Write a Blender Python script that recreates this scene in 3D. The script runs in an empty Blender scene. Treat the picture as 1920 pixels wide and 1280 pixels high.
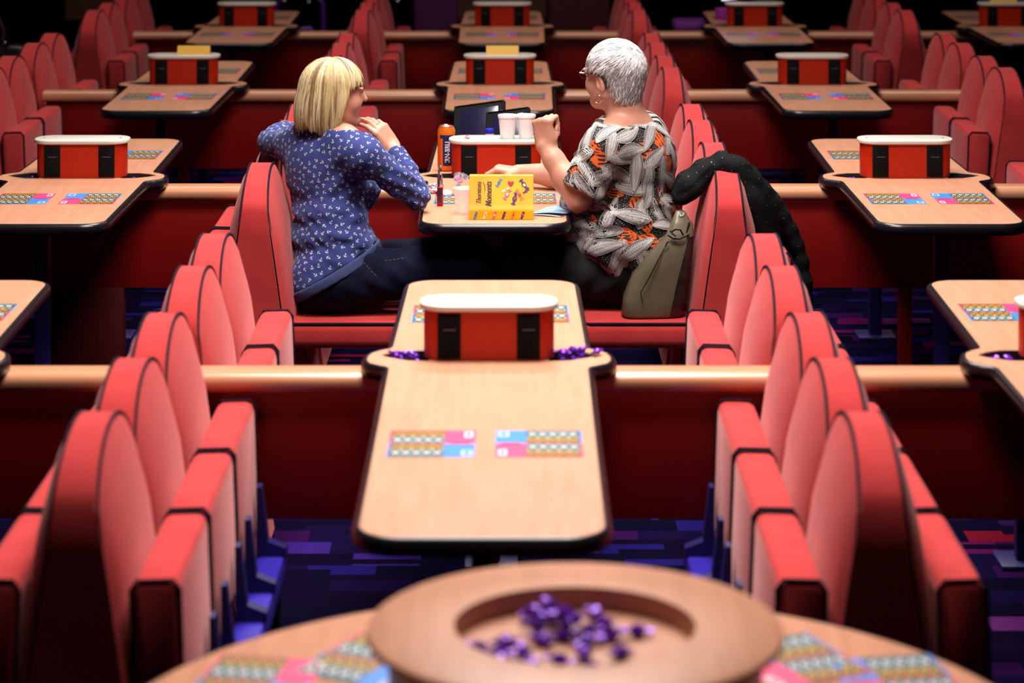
import bpy, bmesh, math, random
import numpy as np
from mathutils import Vector, Matrix, Euler
from mathutils.bvhtree import BVHTree
R = math.radians
random.seed(7); np.random.seed(7)
SC = bpy.context.scene
COL = SC.collection
F_PX, CAM_Z, HORIZON = 4800.0, 2.2, -405.0      # focal length in pixels, camera height, horizon row

def at(px, py, Y):
    """world point seen at a pixel of the photograph at distance Y"""
    return Vector(((px-960)*Y/F_PX, Y, CAM_Z-(py-HORIZON)*Y/F_PX))

# ------------------------------------------------------------------ materials
MATS = {}
def mat(name, col, rough=.5, metal=0, spec=.5, sheen=0, sheen_tint=(1,.8,.8), coat=0, emit=None, trans=0, sss=0, alpha=1):
    m = bpy.data.materials.new(name); m.use_nodes = True
    b = m.node_tree.nodes['Principled BSDF']
    b.inputs['Base Color'].default_value = (*col, 1)
    b.inputs['Roughness'].default_value = rough
    b.inputs['Metallic'].default_value = metal
    b.inputs['Specular IOR Level'].default_value = spec
    if sheen:
        b.inputs['Sheen Weight'].default_value = sheen
        b.inputs['Sheen Roughness'].default_value = .45
        b.inputs['Sheen Tint'].default_value = (*sheen_tint, 1)
    if coat:
        b.inputs['Coat Weight'].default_value = coat; b.inputs['Coat Roughness'].default_value = .08
    if trans: b.inputs['Transmission Weight'].default_value = trans
    if sss:
        b.inputs['Subsurface Weight'].default_value = sss
        b.inputs['Subsurface Radius'].default_value = (.9, .35, .2); b.inputs['Subsurface Scale'].default_value = .006
    if emit:
        b.inputs['Emission Color'].default_value = (*emit[:3], 1); b.inputs['Emission Strength'].default_value = emit[3]
    if alpha < 1: b.inputs['Alpha'].default_value = alpha
    MATS[name] = m
    return m
def nt(m): return m.node_tree.nodes, m.node_tree.links, m.node_tree.nodes['Principled BSDF']
def vary(m, c1, c2, scale=(1,1,1), nscale=5, detail=4, lo=.35, hi=.65, bump=0, bscale=None, dist=.002, coords='Object'):
    N, L, b = nt(m)
    tc = N.new('ShaderNodeTexCoord'); mp = N.new('ShaderNodeMapping'); mp.inputs['Scale'].default_value = scale
    L.new(tc.outputs[coords], mp.inputs[0])
    nz = N.new('ShaderNodeTexNoise'); nz.inputs['Scale'].default_value = nscale; nz.inputs['Detail'].default_value = detail
    L.new(mp.outputs[0], nz.inputs['Vector'])
    rp = N.new('ShaderNodeValToRGB')
    rp.color_ramp.elements[0].position = lo; rp.color_ramp.elements[0].color = (*c1, 1)
    rp.color_ramp.elements[1].position = hi; rp.color_ramp.elements[1].color = (*c2, 1)
    L.new(nz.outputs['Fac'], rp.inputs[0]); L.new(rp.outputs[0], b.inputs['Base Color'])
    if bump:
        n2 = N.new('ShaderNodeTexNoise'); n2.inputs['Scale'].default_value = bscale or nscale*4; n2.inputs['Detail'].default_value = 3
        L.new(tc.outputs[coords], n2.inputs['Vector'])
        bp = N.new('ShaderNodeBump'); bp.inputs['Strength'].default_value = bump; bp.inputs['Distance'].default_value = dist
        L.new(n2.outputs['Fac'], bp.inputs['Height']); L.new(bp.outputs[0], b.inputs['Normal'])
    return m

WOOD = vary(mat('beech_laminate', (.5,.3,.17), .42, spec=.35), (.47,.214,.124), (.545,.258,.155), (14,1.2,14), 3, 5, .3, .7)
RAILWOOD = vary(mat('beech_rail', (.5,.3,.17), .24, spec=.6), (.48,.220,.118), (.55,.262,.148), (1.2,14,14), 3, 5, .3, .7)
EDGE = mat('black_edge_moulding', (.006,.005,.008), .28, spec=.45)
FAB = vary(mat('coral_red_velour', (.48,.05,.05), .85, spec=.12, sheen=.2, sheen_tint=(1,.62,.62)), (.39,.029,.030), (.46,.039,.040), (1,1,1), 9, 5, .3, .7, bump=.25, bscale=260, dist=.0012)
FABD = vary(mat('deep_red_velour', (.4,.03,.03), .9, spec=.1, sheen=.06, sheen_tint=(1,.5,.5)), (.36,.020,.022), (.44,.026,.028), (1,1,1), 9, 5, .3, .7, bump=.25, bscale=260, dist=.0012)
PIPE = mat('black_piping', (.008,.004,.012), .8, spec=.15)
PANEL = vary(mat('dark_red_panel', (.22,.008,.008), .45, spec=.25), (.17,.003,.003), (.20,.004,.003), (1,1,1), 2, 3)
PANELD = mat('maroon_panel', (.07,.004,.006), .6, spec=.2)
MACH = mat('orange_red_metal', (.40,.016,.002), .42, spec=.3)
MACHT = mat('white_plastic_top', (.58,.56,.50), .35)
BLK = mat('black_plastic', (.012,.012,.013), .35)
BLKM = mat('black_matte', (.006,.006,.007), .7, spec=.06)
GREYM = mat('grey_metal', (.35,.35,.36), .35, metal=1)
BLUEM = mat('blue_painted_steel', (.022,.012,.30), .38, spec=.5)
NAVYM = mat('navy_painted_steel', (.008,.006,.075), .45, spec=.4)
PURP = vary(mat('purple_foil', (.12,.01,.35), .25, metal=.35), (.075,.004,.26), (.19,.02,.52), (1,1,1), 60, 2)
FOIL = vary(mat('clear_foil_wrapper', (.8,.78,.8), .15, metal=.7), (.55,.5,.55), (.95,.92,.95), (1,1,1), 90, 2)

def carpet():
    m = mat('patterned_carpet', (.02,.01,.05), 1, spec=0)
    N, L, b = nt(m)
    tc = N.new('ShaderNodeTexCoord')
    def cells(sx, sy, off):
        mp = N.new('ShaderNodeMapping'); mp.inputs['Scale'].default_value = (sx, sy, 1); mp.inputs['Location'].default_value = (off, off*.37, 0)
        L.new(tc.outputs['Object'], mp.inputs[0])
        sp = N.new('ShaderNodeSeparateXYZ'); L.new(mp.outputs[0], sp.inputs[0])
        fy = N.new('ShaderNodeMath'); fy.operation = 'FLOOR'; L.new(sp.outputs['Y'], fy.inputs[0])
        sh = N.new('ShaderNodeMath'); sh.operation = 'MULTIPLY_ADD'; L.new(fy.outputs[0], sh.inputs[0]); sh.inputs[1].default_value = .37; L.new(sp.outputs['X'], sh.inputs[2])
        fx = N.new('ShaderNodeMath'); fx.operation = 'FLOOR'; L.new(sh.outputs[0], fx.inputs[0])
        cb = N.new('ShaderNodeCombineXYZ'); L.new(fx.outputs[0], cb.inputs[0]); L.new(fy.outputs[0], cb.inputs[1])
        wn = N.new('ShaderNodeTexWhiteNoise'); wn.noise_dimensions = '2D'; L.new(cb.outputs[0], wn.inputs['Vector'])
        return wn.outputs['Value']
    rp = N.new('ShaderNodeValToRGB'); rp.color_ramp.interpolation = 'CONSTANT'
    E = rp.color_ramp.elements
    E[0].position = 0; E[0].color = (0.0025,0.0019,0.0093,1.0000)
    E[1].position = .35; E[1].color = (0.0043,0.0025,0.0198,1.0000)
    for p, c in ((.62,(0.0161,0.0031,0.0341)), (.74,(0.0081,0.0050,0.0682)), (.83,(0.0589,0.0037,0.0434)), (.90,(0.0930,0.0037,0.0136)), (.94,(0.0217,0.0087,0.1054)), (.98,(0.0620,0.0112,0.0806))):
        e = E.new(p); e.color = (*c, 1)
    L.new(cells(5.2, 9, .3), rp.inputs[0])
    rp2 = N.new('ShaderNodeValToRGB'); rp2.color_ramp.interpolation = 'CONSTANT'
    rp2.color_ramp.elements[0].color = (0,0,0,1); rp2.color_ramp.elements[1].position = .62; rp2.color_ramp.elements[1].color = (1,1,1,1)
    L.new(cells(3.1, 21, 3.7), rp2.inputs[0])
    mx = N.new('ShaderNodeMix'); mx.data_type = 'RGBA'
    L.new(rp2.outputs[0], mx.inputs[0]); L.new(rp.outputs[0], mx.inputs[6]); mx.inputs[7].default_value = (0.0031,0.0019,0.0099,1.0000)
    L.new(mx.outputs[2], b.inputs['Base Color'])
    n2 = N.new('ShaderNodeTexNoise'); n2.inputs['Scale'].default_value = 300
    bp = N.new('ShaderNodeBump'); bp.inputs['Strength'].default_value = .4; bp.inputs['Distance'].default_value = .003
    L.new(tc.outputs['Object'], n2.inputs['Vector']); L.new(n2.outputs['Fac'], bp.inputs['Height']); L.new(bp.outputs[0], b.inputs['Normal'])
    return m
CARPET = carpet()

# ------------------------------------------------------------------ object helpers
def tag(o, label=None, cat=None, group=None, kind=None):
    if label: o['label'] = label
    if cat: o['category'] = cat
    if group: o['group'] = group
    if kind: o['kind'] = kind
    return o
def empty(name, loc=(0,0,0), rz=0, parent=None):
    o = bpy.data.objects.new(name, None); COL.objects.link(o)
    o.location = loc; o.rotation_euler = (0,0,rz); o.empty_display_size = .05
    if parent: o.parent = parent
    return o
def link_mesh(name, me, mats, parent=None, smooth=True, angle=40):
    if not isinstance(mats, (list, tuple)): mats = [mats]
    if not me.materials:
        for m in mats: me.materials.append(m)
    if smooth:
        me.polygons.foreach_set('use_smooth', [True]*len(me.polygons))
        if angle < 180: me.set_sharp_from_angle(angle=R(angle))
    o = bpy.data.objects.new(name, me); COL.objects.link(o)
    if parent: o.parent = parent
    return o
def mesh_from(name, verts, faces, mats, parent=None, midx=None, smooth=True, angle=40):
    me = bpy.data.meshes.new(name)
    me.from_pydata([tuple(v) for v in verts], [], [tuple(f) for f in faces])
    if midx is not None: me.polygons.foreach_set('material_index', list(midx))
    me.update()
    return link_mesh(name, me, mats, parent, smooth, angle)

class MB:
    """collects shapes into one mesh"""
    def __init__(s): s.bm = bmesh.new(); s.mi = 0
    def _add(s, tb, M=None):
        if M is not None: bmesh.ops.transform(tb, matrix=M, verts=tb.verts)
        for f in tb.faces: f.material_index = s.mi
        me = bpy.data.meshes.new('t'); tb.to_mesh(me); tb.free(); s.bm.from_mesh(me); bpy.data.meshes.remove(me)
        return s
    def box(s, lo, hi, bev=0, seg=2, M=None):
        tb = bmesh.new(); bmesh.ops.create_cube(tb, size=1)
        for v in tb.verts: v.co = Vector([lo[i] if v.co[i] < 0 else hi[i] for i in range(3)])
        if bev: bmesh.ops.bevel(tb, geom=list(tb.edges), offset=bev, segments=seg, profile=.5, affect='EDGES')
        return s._add(tb, M)
    def prism(s, poly, axis, a, b, bev=0, seg=2, M=None):
        """polygon in the two other axes (in x,y,z order) extruded along axis from a to b"""
        tb = bmesh.new()
        def mk(p, t):
            c = list(p); c.insert(axis, t); return tb.verts.new(c)
        A = [mk(p, a) for p in poly]; B = [mk(p, b) for p in poly]; n = len(poly)
        tb.faces.new(A[::-1]); tb.faces.new(B)
        for i in range(n): tb.faces.new((A[i], A[(i+1)%n], B[(i+1)%n], B[i]))
        bmesh.ops.recalc_face_normals(tb, faces=tb.faces)
        if bev: bmesh.ops.bevel(tb, geom=list(tb.edges), offset=bev, segments=seg, profile=.5, affect='EDGES')
        return s._add(tb, M)
    def tube(s, path, r, n=8, closed=False, caps=True):
        tb = bmesh.new(); P = [Vector(p) for p in path]; m = len(P)
        rr = r if isinstance(r, (list, tuple)) else [r]*m
        rings = []; up = None
        for i, p in enumerate(P):
            if closed: t = P[(i+1)%m]-P[i-1]
            else: t = P[min(i+1, m-1)]-P[max(i-1, 0)]
            t = t.normalized() if t.length > 1e-9 else Vector((0,0,1))
            if up is None: up = t.orthogonal().normalized()
            up = (up - t*up.dot(t))
            up = up.normalized() if up.length > 1e-6 else t.orthogonal().normalized()
            w = t.cross(up)
            rings.append([tb.verts.new(p + (up*math.cos(2*math.pi*k/n)+w*math.sin(2*math.pi*k/n))*rr[i]) for k in range(n)])
        for i in range(m if closed else m-1):
            a, b2 = rings[i], rings[(i+1)%m]
            for k in range(n): tb.faces.new((a[k], a[(k+1)%n], b2[(k+1)%n], b2[k]))
        if caps and not closed: tb.faces.new(rings[0][::-1]); tb.faces.new(rings[-1])
        return s._add(tb)
    def lathe(s, prof, n=32, M=None, cap=True):
        """profile of (r, z)"""
        tb = bmesh.new(); rings = []
        for r, z in prof: rings.append([tb.verts.new((r*math.cos(2*math.pi*k/n), r*math.sin(2*math.pi*k/n), z)) for k in range(n)])
        for i in range(len(rings)-1):
            a, b2 = rings[i], rings[i+1]
            for k in range(n): tb.faces.new((a[k], a[(k+1)%n], b2[(k+1)%n], b2[k]))
        if cap:
            if prof[0][0] > 1e-6: tb.faces.new(rings[0][::-1])
            if prof[-1][0] > 1e-6: tb.faces.new(rings[-1])
        bmesh.ops.remove_doubles(tb, verts=tb.verts, dist=1e-6)
        return s._add(tb, M)
    def poly(s, pts):
        tb = bmesh.new(); tb.faces.new([tb.verts.new(p) for p in pts]); return s._add(tb)
    def sphere(s, c, r, u=14, v=10, M=None):
        tb = bmesh.new(); bmesh.ops.create_uvsphere(tb, u_segments=u, v_segments=v, radius=1)
        rr = r if isinstance(r, (list, tuple)) else (r, r, r)
        for w in tb.verts: w.co = Vector((w.co.x*rr[0]+c[0], w.co.y*rr[1]+c[1], w.co.z*rr[2]+c[2]))
        return s._add(tb, M)
    def build(s, name, mats, parent=None, angle=40, smooth=True):
        me = bpy.data.meshes.new(name); s.bm.to_mesh(me); s.bm.free()
        return link_mesh(name, me, mats, parent, smooth, angle)

def children_of(root): return [o for o in bpy.data.objects if o.parent == root]
def copy_tree(root, loc=None, rz=None, skip=()):
    kids = [(c, children_of(c)) for c in children_of(root) if c.name.split('.')[0] not in skip]
    r = root.copy(); COL.objects.link(r)
    if loc is not None: r.location = loc
    if rz is not None: r.rotation_euler = (0, 0, rz)
    for c, gk in kids:
        d = c.copy(); COL.objects.link(d); d.parent = r
        for g in gk:
            e = g.copy(); COL.objects.link(e); e.parent = d
    return r

def text_mesh(s, size, name, m, parent, shear=0, ext=.0004, M=None, bold=0):
    cu = bpy.data.curves.new('txt', 'FONT'); cu.body = s; cu.size = size; cu.extrude = ext; cu.shear = shear; cu.offset = bold
    cu.align_x = 'CENTER'; cu.align_y = 'CENTER'; cu.resolution_u = 3
    o = bpy.data.objects.new('txt', cu); COL.objects.link(o)
    dg = bpy.context.evaluated_depsgraph_get()
    me = bpy.data.meshes.new_from_object(o.evaluated_get(dg))
    bpy.data.objects.remove(o); bpy.data.curves.remove(cu)
    if M is not None: me.transform(M)
    me.name = name
    me.materials.clear()
    return link_mesh(name, me, m, parent, smooth=False)
# ------------------------------------------------------------------ setting
ROWS = [6.46, 9.42, 12.33, 15.26]           # the four low partitions, front to back
TCOL = [-1.58, -.058, 1.445, 2.95]          # table columns
CCOL = [-2.36, -.845, .715, 2.22]
TZ, RZ = .76, .725                          # table top, rail top

fl = mesh_from('floor', [(-9,-3,0),(9,-3,0),(9,26,0),(-9,26,0)], [(0,1,2,3)], CARPET); tag(fl, kind='structure')
WALL = mat('black_wall', (.006,.003,.004), .8, spec=.1)
for nm, lo, hi in (('wall_back', (-9,26,0), (9,26.15,4.6)), ('wall_left', (-9.15,-3,0), (-9,26,4.6)), ('wall_right', (9,-3,0), (9.15,26,4.6))):
    tag(MB().box(lo, hi).build(nm, WALL), kind='structure')

# ------------------------------------------------------------------ low partitions with a beech rail
ROWWORD = ['nearest the camera', 'running past the two seated women', 'just beyond the two seated women', 'farthest from the camera']
def partition(i, x0, x1):
    Y = ROWS[i]
    t = empty('low_partition', (0, Y, 0))
    tag(t, 'low dark red partition with a beech rail on top, ' + ROWWORD[i], 'partition')
    # rail with bull-nosed front and back
    pr = []
    for k in range(9): a = -90+k*22.5; pr.append((-.034+.026*-math.cos(R(a)), RZ-.026+.026*math.sin(R(a))))
    pr2 = [(-p[0], p[1]) for p in pr[::-1]]
    MB().prism(pr+pr2, 0, x0, x1).build('rail', RAILWOOD, t, angle=50)
    MB().box((x0+.01,-.02,.35), (x1-.01,.02,RZ-.048), .003).build('panel', PANEL, t)
    for X in TCOL:
        if x0 < X < x1:
            if X < -1 and i == 1:
                MB().box((X-.13,-.03,0), (X+.155,.03,.352), .004).build('pedestal', PANELD, t)
            else:
                p = MB().box((X-.024,-.024,.012), (X+.024,.024,.36), .003).build('post', PANELD if i == 0 else PANEL, t)
                MB().box((X-.06,-.06,0), (X+.06,.06,.014), .003).build('foot_plate', BLKM, p)
    return t
partition(0, -2.25, 3.4); partition(1, -2.25, 3.6); partition(2, -2.25, 3.8); partition(3, -2.25, 4.2)

# ------------------------------------------------------------------ bingo tables
CO = mat('print_orange', (.60,.11,.015), .4); CY = mat('print_yellow', (.55,.32,.02), .4); CW = mat('print_white', (.75,.75,.78), .4)
CK = mat('print_black', (.015,.018,.03), .4); CP = mat('print_pink', (.80,.045,.17), .4); CB = mat('print_blue', (.03,.22,.72), .4); CR = mat('print_crimson', (.45,.01,.06), .4)
CG = mat('print_teal', (.12,.32,.36), .4)
CARDM = [CK, CO, CY, CW, CP, CB, CR, CG]
CARD_ME = None
def card(parent, x, y, rot, z=TZ):
    """printed number card inlaid in the table top, its number grid on the left and pink and blue squares on the right"""
    global CARD_ME
    if CARD_ME is None:
        b = MB()
        def q(x0, y0, x1, y1, mi, lv):
            b.mi = mi; z = .0005+.00025*lv
            b.poly([(x0,y0,z),(x1,y0,z),(x1,y1,z),(x0,y1,z)])
        W, D, g = .185, .225, .118
        q(-W/2, -D/2, -W/2+g, D/2, 0, 0)
        q(-W/2-.004, 0, -W/2, D/2, 4, 0); q(-W/2-.004, -D/2, -W/2, 0, 5, 0)
        for k in range(4):
            y1 = D/2-.004-k*(D-.008)/4; y0 = y1-(D-.008)/4+.004
            h = y1-y0
            if k in (0, 2):
                q(-W/2+.003, y0+h*.5, -W/2+g-.002, y1, 1, 1); q(-W/2+.003, y0, -W/2+g-.002, y0+h*.5, 2, 1)
            else:
                q(-W/2+.003, y0+h*.55, -W/2+g-.002, y1, 7, 1); q(-W/2+.003, y0, -W/2+g-.002, y0+h*.35, 7, 1)
            for j in range(5):
                cx = -W/2+.014+j*.0225; cy = (y0+y1)/2
                for (rx, ry, mi, lv) in ((.0106, h*.46, 0, 2), (.0070, h*.25, 3 if k in (1, 3) else 2, 3)):
                    b.mi = mi
                    b.poly([(cx+rx*math.cos(a*math.pi/4+.39), cy+ry*math.sin(a*math.pi/4+.39), .0005+.00025*lv) for a in range(8)])
                q(cx-.004, cy-.004, cx+.003, cy+.004, 0, 4)
        q(-W/2+g, 0, W/2, D/2, 4, 0); q(-W/2+g, -D/2, W/2, 0, 5, 0)
        q(-W/2+g+.012, -.008, W/2-.012, .008, 6, 1)
        q(W/2-.024, .052, W/2-.006, .10, 3, 1); q(W/2-.020, .062, W/2-.010, .09, 4, 2)
        q(W/2-.028, -.10, W/2-.006, -.06, 3, 1); q(W/2-.025, -.094, W/2-.009, -.066, 5, 2)
        o = b.build('bingo_card', CARDM, parent, smooth=False); CARD_ME = o.data
    else:
        o = bpy.data.objects.new('bingo_card', CARD_ME); COL.objects.link(o); o.parent = parent
    o.location = (x, y, z); o.rotation_euler = (0, 0, rot)
    return o

def arc(cx, cy, r, a0, a1, n=7): return [(cx+r*math.cos(R(a0+(a1-a0)*k/(n-1))), cy+r*math.sin(R(a0+(a1-a0)*k/(n-1)))) for k in range(n)]
def table_outline(F, B, hw=.245, grow=0):
    r = .075
    lobe = [(.245,-.150),(.252,-.128),(.272,-.112),(.294,-.092),(.304,-.060),(.304,-.020),(.296,.020),(.276,.050),(.252,.072),(.246,.095)]
    rt = arc(hw-r, -F+r, r, -90, 0) + lobe + arc(hw-r, B-r, r, 0, 90)
    return rt + [(-x, y) for x, y in rt[::-1]]
def offset_poly(P, d):
    n = len(P); out = []
    for i in range(n):
        a = Vector(P[i-1]); b = Vector(P[i]); c = Vector(P[(i+1)%n])
        t = ((b-a).normalized()+(c-b).normalized())
        t = t.normalized() if t.length > 1e-6 else (c-b).normalized()
        out.append((b.x+t.y*d, b.y-t.x*d))
    return out
WELL = [(.150,-.066),(.200,-.062),(.246,-.030),(.268,-.006),(.246,.022),(.205,.046),(.150,.048)]
def fill_holes(loops, z):
    bm = bmesh.new(); E = []
    for lp in loops:
        vs = [bm.verts.new((x, y, z)) for x, y in lp]
        for i in range(len(vs)): E.append(bm.edges.new((vs[i], vs[(i+1)%len(vs)])))
    bmesh.ops.triangle_fill(bm, use_beauty=True, use_dissolve=False, edges=E, normal=(0,0,1))
    for f in bm.faces:
        if f.normal.z < 0: f.normal_flip()
    return bm
def make_table(F, B, cardF, cardB):
    t = empty('bingo_table')
    out = table_outline(F, B, .238)
    lw = [(-x, y) for x, y in WELL[::-1]]
    bm = fill_holes([out, WELL, lw], TZ)
    me = bpy.data.meshes.new('tabletop'); bm.to_mesh(me); bm.free()
    link_mesh('tabletop', me, WOOD, t, smooth=False)
    # black moulding around the rim
    prof = [(0,0),(.004,.0012),(.010,-.002),(.015,-.010),(.016,-.020),(.013,-.031),(.006,-.038),(-.01,-.040)]
    V, Fc = [], []; n = len(out)
    loops = [offset_poly(out, d) for d, _ in prof]
    for (d, dz), lp in zip(prof, loops): V += [(x, y, TZ+dz) for x, y in lp]
    for k in range(len(prof)-1):
        for i in range(n): Fc.append((k*n+i, (k+1)*n+i, (k+1)*n+(i+1)%n, k*n+(i+1)%n))
    Fc.append([(len(prof)-1)*n+i for i in range(n)])
    mesh_from('edge_trim', V, Fc, EDGE, t, angle=60)
    for sgn in (1, -1):
        w = [(x*sgn, y) for x, y in WELL]
        if sgn < 0: w = w[::-1]
        m = len(w); ins = offset_poly(w, -.006); rim = offset_poly(w, .003)
        V = [(x, y, TZ+.0012) for x, y in rim]+[(x, y, TZ-.001) for x, y in w]+[(x, y, TZ-.03) for x, y in ins]
        Fc = []
        for k in range(2):
            for i in range(m): Fc.append((k*m+i, k*m+(i+1)%m, (k+1)*m+(i+1)%m, (k+1)*m+i))
        Fc.append([2*m+i for i in range(m)])
        mesh_from('well', V, Fc, BLK, t, angle=30)
    for yy in (-F+.24, B-.20):
        l = MB().box((-.024, yy-.024, .012), (.024, yy+.024, TZ-.04), .003).build('leg', NAVYM, t)
        MB().box((-.075, yy-.075, 0), (.075, yy+.075, .014), .003).build('foot_plate', NAVYM, l)
    for (cy, rot) in ((cardF, 0), (cardB, 0)):
        card(t, -.115, cy, 0); card(t, .115, cy, math.pi)
    return t
def make_console():
    c = empty('coin_console')
    def stadium(hx, hy, r):
        r = min(r, hy)
        return arc(hx-r, -hy+r, r, -90, 0, 6)+arc(hx-r, hy-r, r, 0, 90, 6)+arc(-hx+r, hy-r, r, 90, 180, 6)+arc(-hx+r, -hy+r, r, 180, 270, 6)
    MB().prism(stadium(.164,.070,.055), 2, .002, .124).build('body', MACH, c, angle=50)
    MB().prism(stadium(.174,.080,.066), 2, .124, .138, .003).build('top_plate', MACHT, c, angle=50)
    for s in (-1, 1):
        for x in (-.099, .099):
            p = MB().box((x-.029, -.074 if s < 0 else .062, .005), (x+.029, -.062 if s < 0 else .074, .118), .002).build('coin_panel', BLKM, c)
            y = s*.0745
            MB().box((x-.005, y-.001, .085), (x+.003, y+.001, .112)).build('coin_slot', BLKM, p)
            MB().box((x-.004, y-.001, .018), (x+.003, y+.001, .055)).build('coin_return', BLKM, p)
            MB().box((x-.014, y-.0015, .0775), (x+.016, y+.0015, .0795)).build('label_strip', mat('dark_grey_strip', (.10,.10,.10), .4) if 'dark_grey_strip' not in MATS else MATS['dark_grey_strip'], p)
    for x in (-.140, .140):
        MB().lathe([(.004,0),(.004,.0015),(0,.002)], 10, Matrix.Translation((x,0,.138))).build('screw', GREYM, c)
    return c
T_STD = make_table(1.04, .97, -.53, .52)
T_LONG = make_table(1.56, .97, -.87, .50)
CONS = make_console()
CONSOLE_AT = {}
COLW = ['far left', 'centre', 'right-hand', 'far right']
first = True
def table_label(i, j):
    base = 'beech-topped bingo table with black rim '
    base = 'beech-topped bingo table with black rim '
    d = {(0,1): base+'in the centre foreground, longest of all, nobody seated',
         (0,0): base+'cut off by the left edge of the photo',
         (0,2): base+'cut off by the right edge, nearest there',
         (1,1): base+'where the two women are sitting',
         (1,0): base+'left of the blonde woman, alongside hers',
         (1,2): base+'right of the coat-draped seat',
         (2,1): base+'directly behind the one the women use',
         (2,0): base+'behind the blonde woman, left of centre',
         (2,2): base+'right of the grey-haired woman, two rows back',
         (3,1): base+'in the middle of the back row',
         (3,0): base+'at the left of the back row',
         (3,2): base+'right of centre in the back row',
         (3,3): base+'at the top right corner'}
    return d[(i, j)]
CONS_WORD = {(0,1): 'in the centre foreground with blurred edges', (0,2): 'cut off at the right edge of the photo', (0,0): 'outside the left edge',
    (1,1): 'between the two women, white cups on top', (1,0): 'on the table left of the blonde woman', (1,2): 'on the table right of the coat-draped seat',
    (2,1): 'behind the women, yellow sign standing on it', (2,0): 'behind the blonde woman, yellow sign standing on it', (2,2): 'right of the grey-haired woman, nothing on top',
    (3,1): 'in the middle of the back row, nothing on top', (3,0): 'at the left of the back row', (3,2): 'in the back row with a glowing screen on top', (3,3): 'in the top right corner of the photo'}
ufs = True; ucs = True
TABLES = {}
for i, Y in enumerate(ROWS):
    for j, X in enumerate(TCOL):
        if (i < 3 and j == 3): continue
        if (i, j) == (0, 1): t = T_LONG; t.location = (X, Y, 0)
        elif ufs: t = T_STD; t.location = (X, Y, 0); ufs = False
        else: t = copy_tree(T_STD, (X, Y, 0))
        tag(t, table_label(i, j), 'table', 'bingo tables with beech tops'); TABLES[i, j] = t
        if (i, j) == (0, 0): continue
        if ucs: c = CONS; c.location = (X, Y, TZ); ucs = False
        else: c = copy_tree(CONS, (X, Y, TZ))
        tag(c, 'red coin console with white top, ' + CONS_WORD[i, j], 'coin console', 'red coin consoles on the bingo tables')

# ------------------------------------------------------------------ back-to-back tip-up seats
SW = .245                                      # half pitch
def zt(y): return .788+.132*max(0, 1-(abs(y)/.2475)**2.1)**.68
def th(z): return .034+(.92-z)*.06 if z > .8 else .041+(.8-z)*.14
def make_seat(down=0):
    t = empty('double_tip_up_seat')
    ys = [-SW+.001+(2*SW-.002)*k/24 for k in range(25)]
    # core with top band and end faces
    V, Fc = [], []
    outl = [(-SW+.001, z) for z in (.02,.2,.4,.6,.72)]+[(y, zt(y)) for y in ys]+[(SW-.001, z) for z in (.72,.6,.4,.2,.02)]
    n = len(outl)
    for s in (-1, 1): V += [(s*(th(z)-.001), y, z) for y, z in outl]
    for k in range(n): Fc.append((k, (k+1)%n, n+(k+1)%n, n+k))
    Fc.append(list(range(n))[::-1]); Fc.append(list(range(n, 2*n)))
    mesh_from('backrest', V, Fc, FAB, t, angle=55)
    for s in (-1, 1):
        V, Fc = [], []; NV = 18
        for y in ys:
            top = zt(y)
            for k in range(NV+1):
                z = .12+(top-.12)*k/NV
                q = (z-.12)/(top-.12)
                by = max(0, 1-(abs(y)/SW)**2.6)**.6
                bz = max(0, min(1, (top-z)/.16))**.6*max(0, min(1, (z-.2)/.25))
                V.append((s*(th(z)+.002+.043*by*bz), y, z))
        m = NV+1
        for a in range(len(ys)-1):
            for k in range(NV):
                f = (a*m+k, (a+1)*m+k, (a+1)*m+k+1, a*m+k+1)
                Fc.append(f if s > 0 else f[::-1])
        mesh_from('back_cushion', V, Fc, FAB, t, angle=180)
        MB().tube([(s*(th(z)+.003), y*.973, z) for y, z in outl if z > .1], .0038, 6).build('piping', PIPE, t)
        if s != down:
            prof = [(.106,.640),(.118,.658),(.190,.660),(.202,.645),(.213,.345),(.150,.315),(.122,.34)]
            pr = [(s*x, z) for x, z in prof]
            c = MB().prism(pr, 1, -.236, .236, .013, 3).build('folded_seat', FAB, t, angle=60)
            for e in (-.231, .231):
                MB().tube([(s*x, e, z) for x, z in [(.122,.36),(.107,.640),(.119,.6595),(.190,.6615),(.203,.645),(.213,.36)]], .004, 6).build('seat_piping', PIPE, c)
        else:
            c = MB().box((.085 if s > 0 else -.50, -.236, .345), (.50 if s > 0 else -.085, .236, .435), .03, 4).build('seat', FAB, t, angle=60)
            b = MB()
            for zz in (.428,):
                x0, x1, r = .10, .493, .035
                pts = [(s*x0,-.229,zz),(s*(x1-r),-.229,zz)]+[(s*(x1-r+r*math.sin(R(a))), -.229+r-r*math.cos(R(a)), zz) for a in (30,60,90)]+[(s*(x1-r+r*math.sin(R(a))), .229-r+r*math.cos(R(a)), zz) for a in (90,60,30)]+[(s*(x1-r),.229,zz),(s*x0,.229,zz)]
                b.tube(pts, .0055, 6)
            b.build('seat_piping', PIPE, c)
    return t
SEAT = make_seat(0)
SEAT_R = make_seat(1)       # right-hand seat folded down
SEAT_L = make_seat(-1)      # left-hand seat folded down
used = {'n': False, 'r': False, 'l': False}
BANK = {0: 'far left bank', 1: 'bank left of middle tables', 2: 'bank right of middle tables', 3: 'far right bank'}
RW = ['nearest row', "women's row", 'row beyond the women', 'back row']
ORD = ['front', 'second', 'third', 'fourth', 'fifth']
GAPF, GAPB = .055, .062
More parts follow.
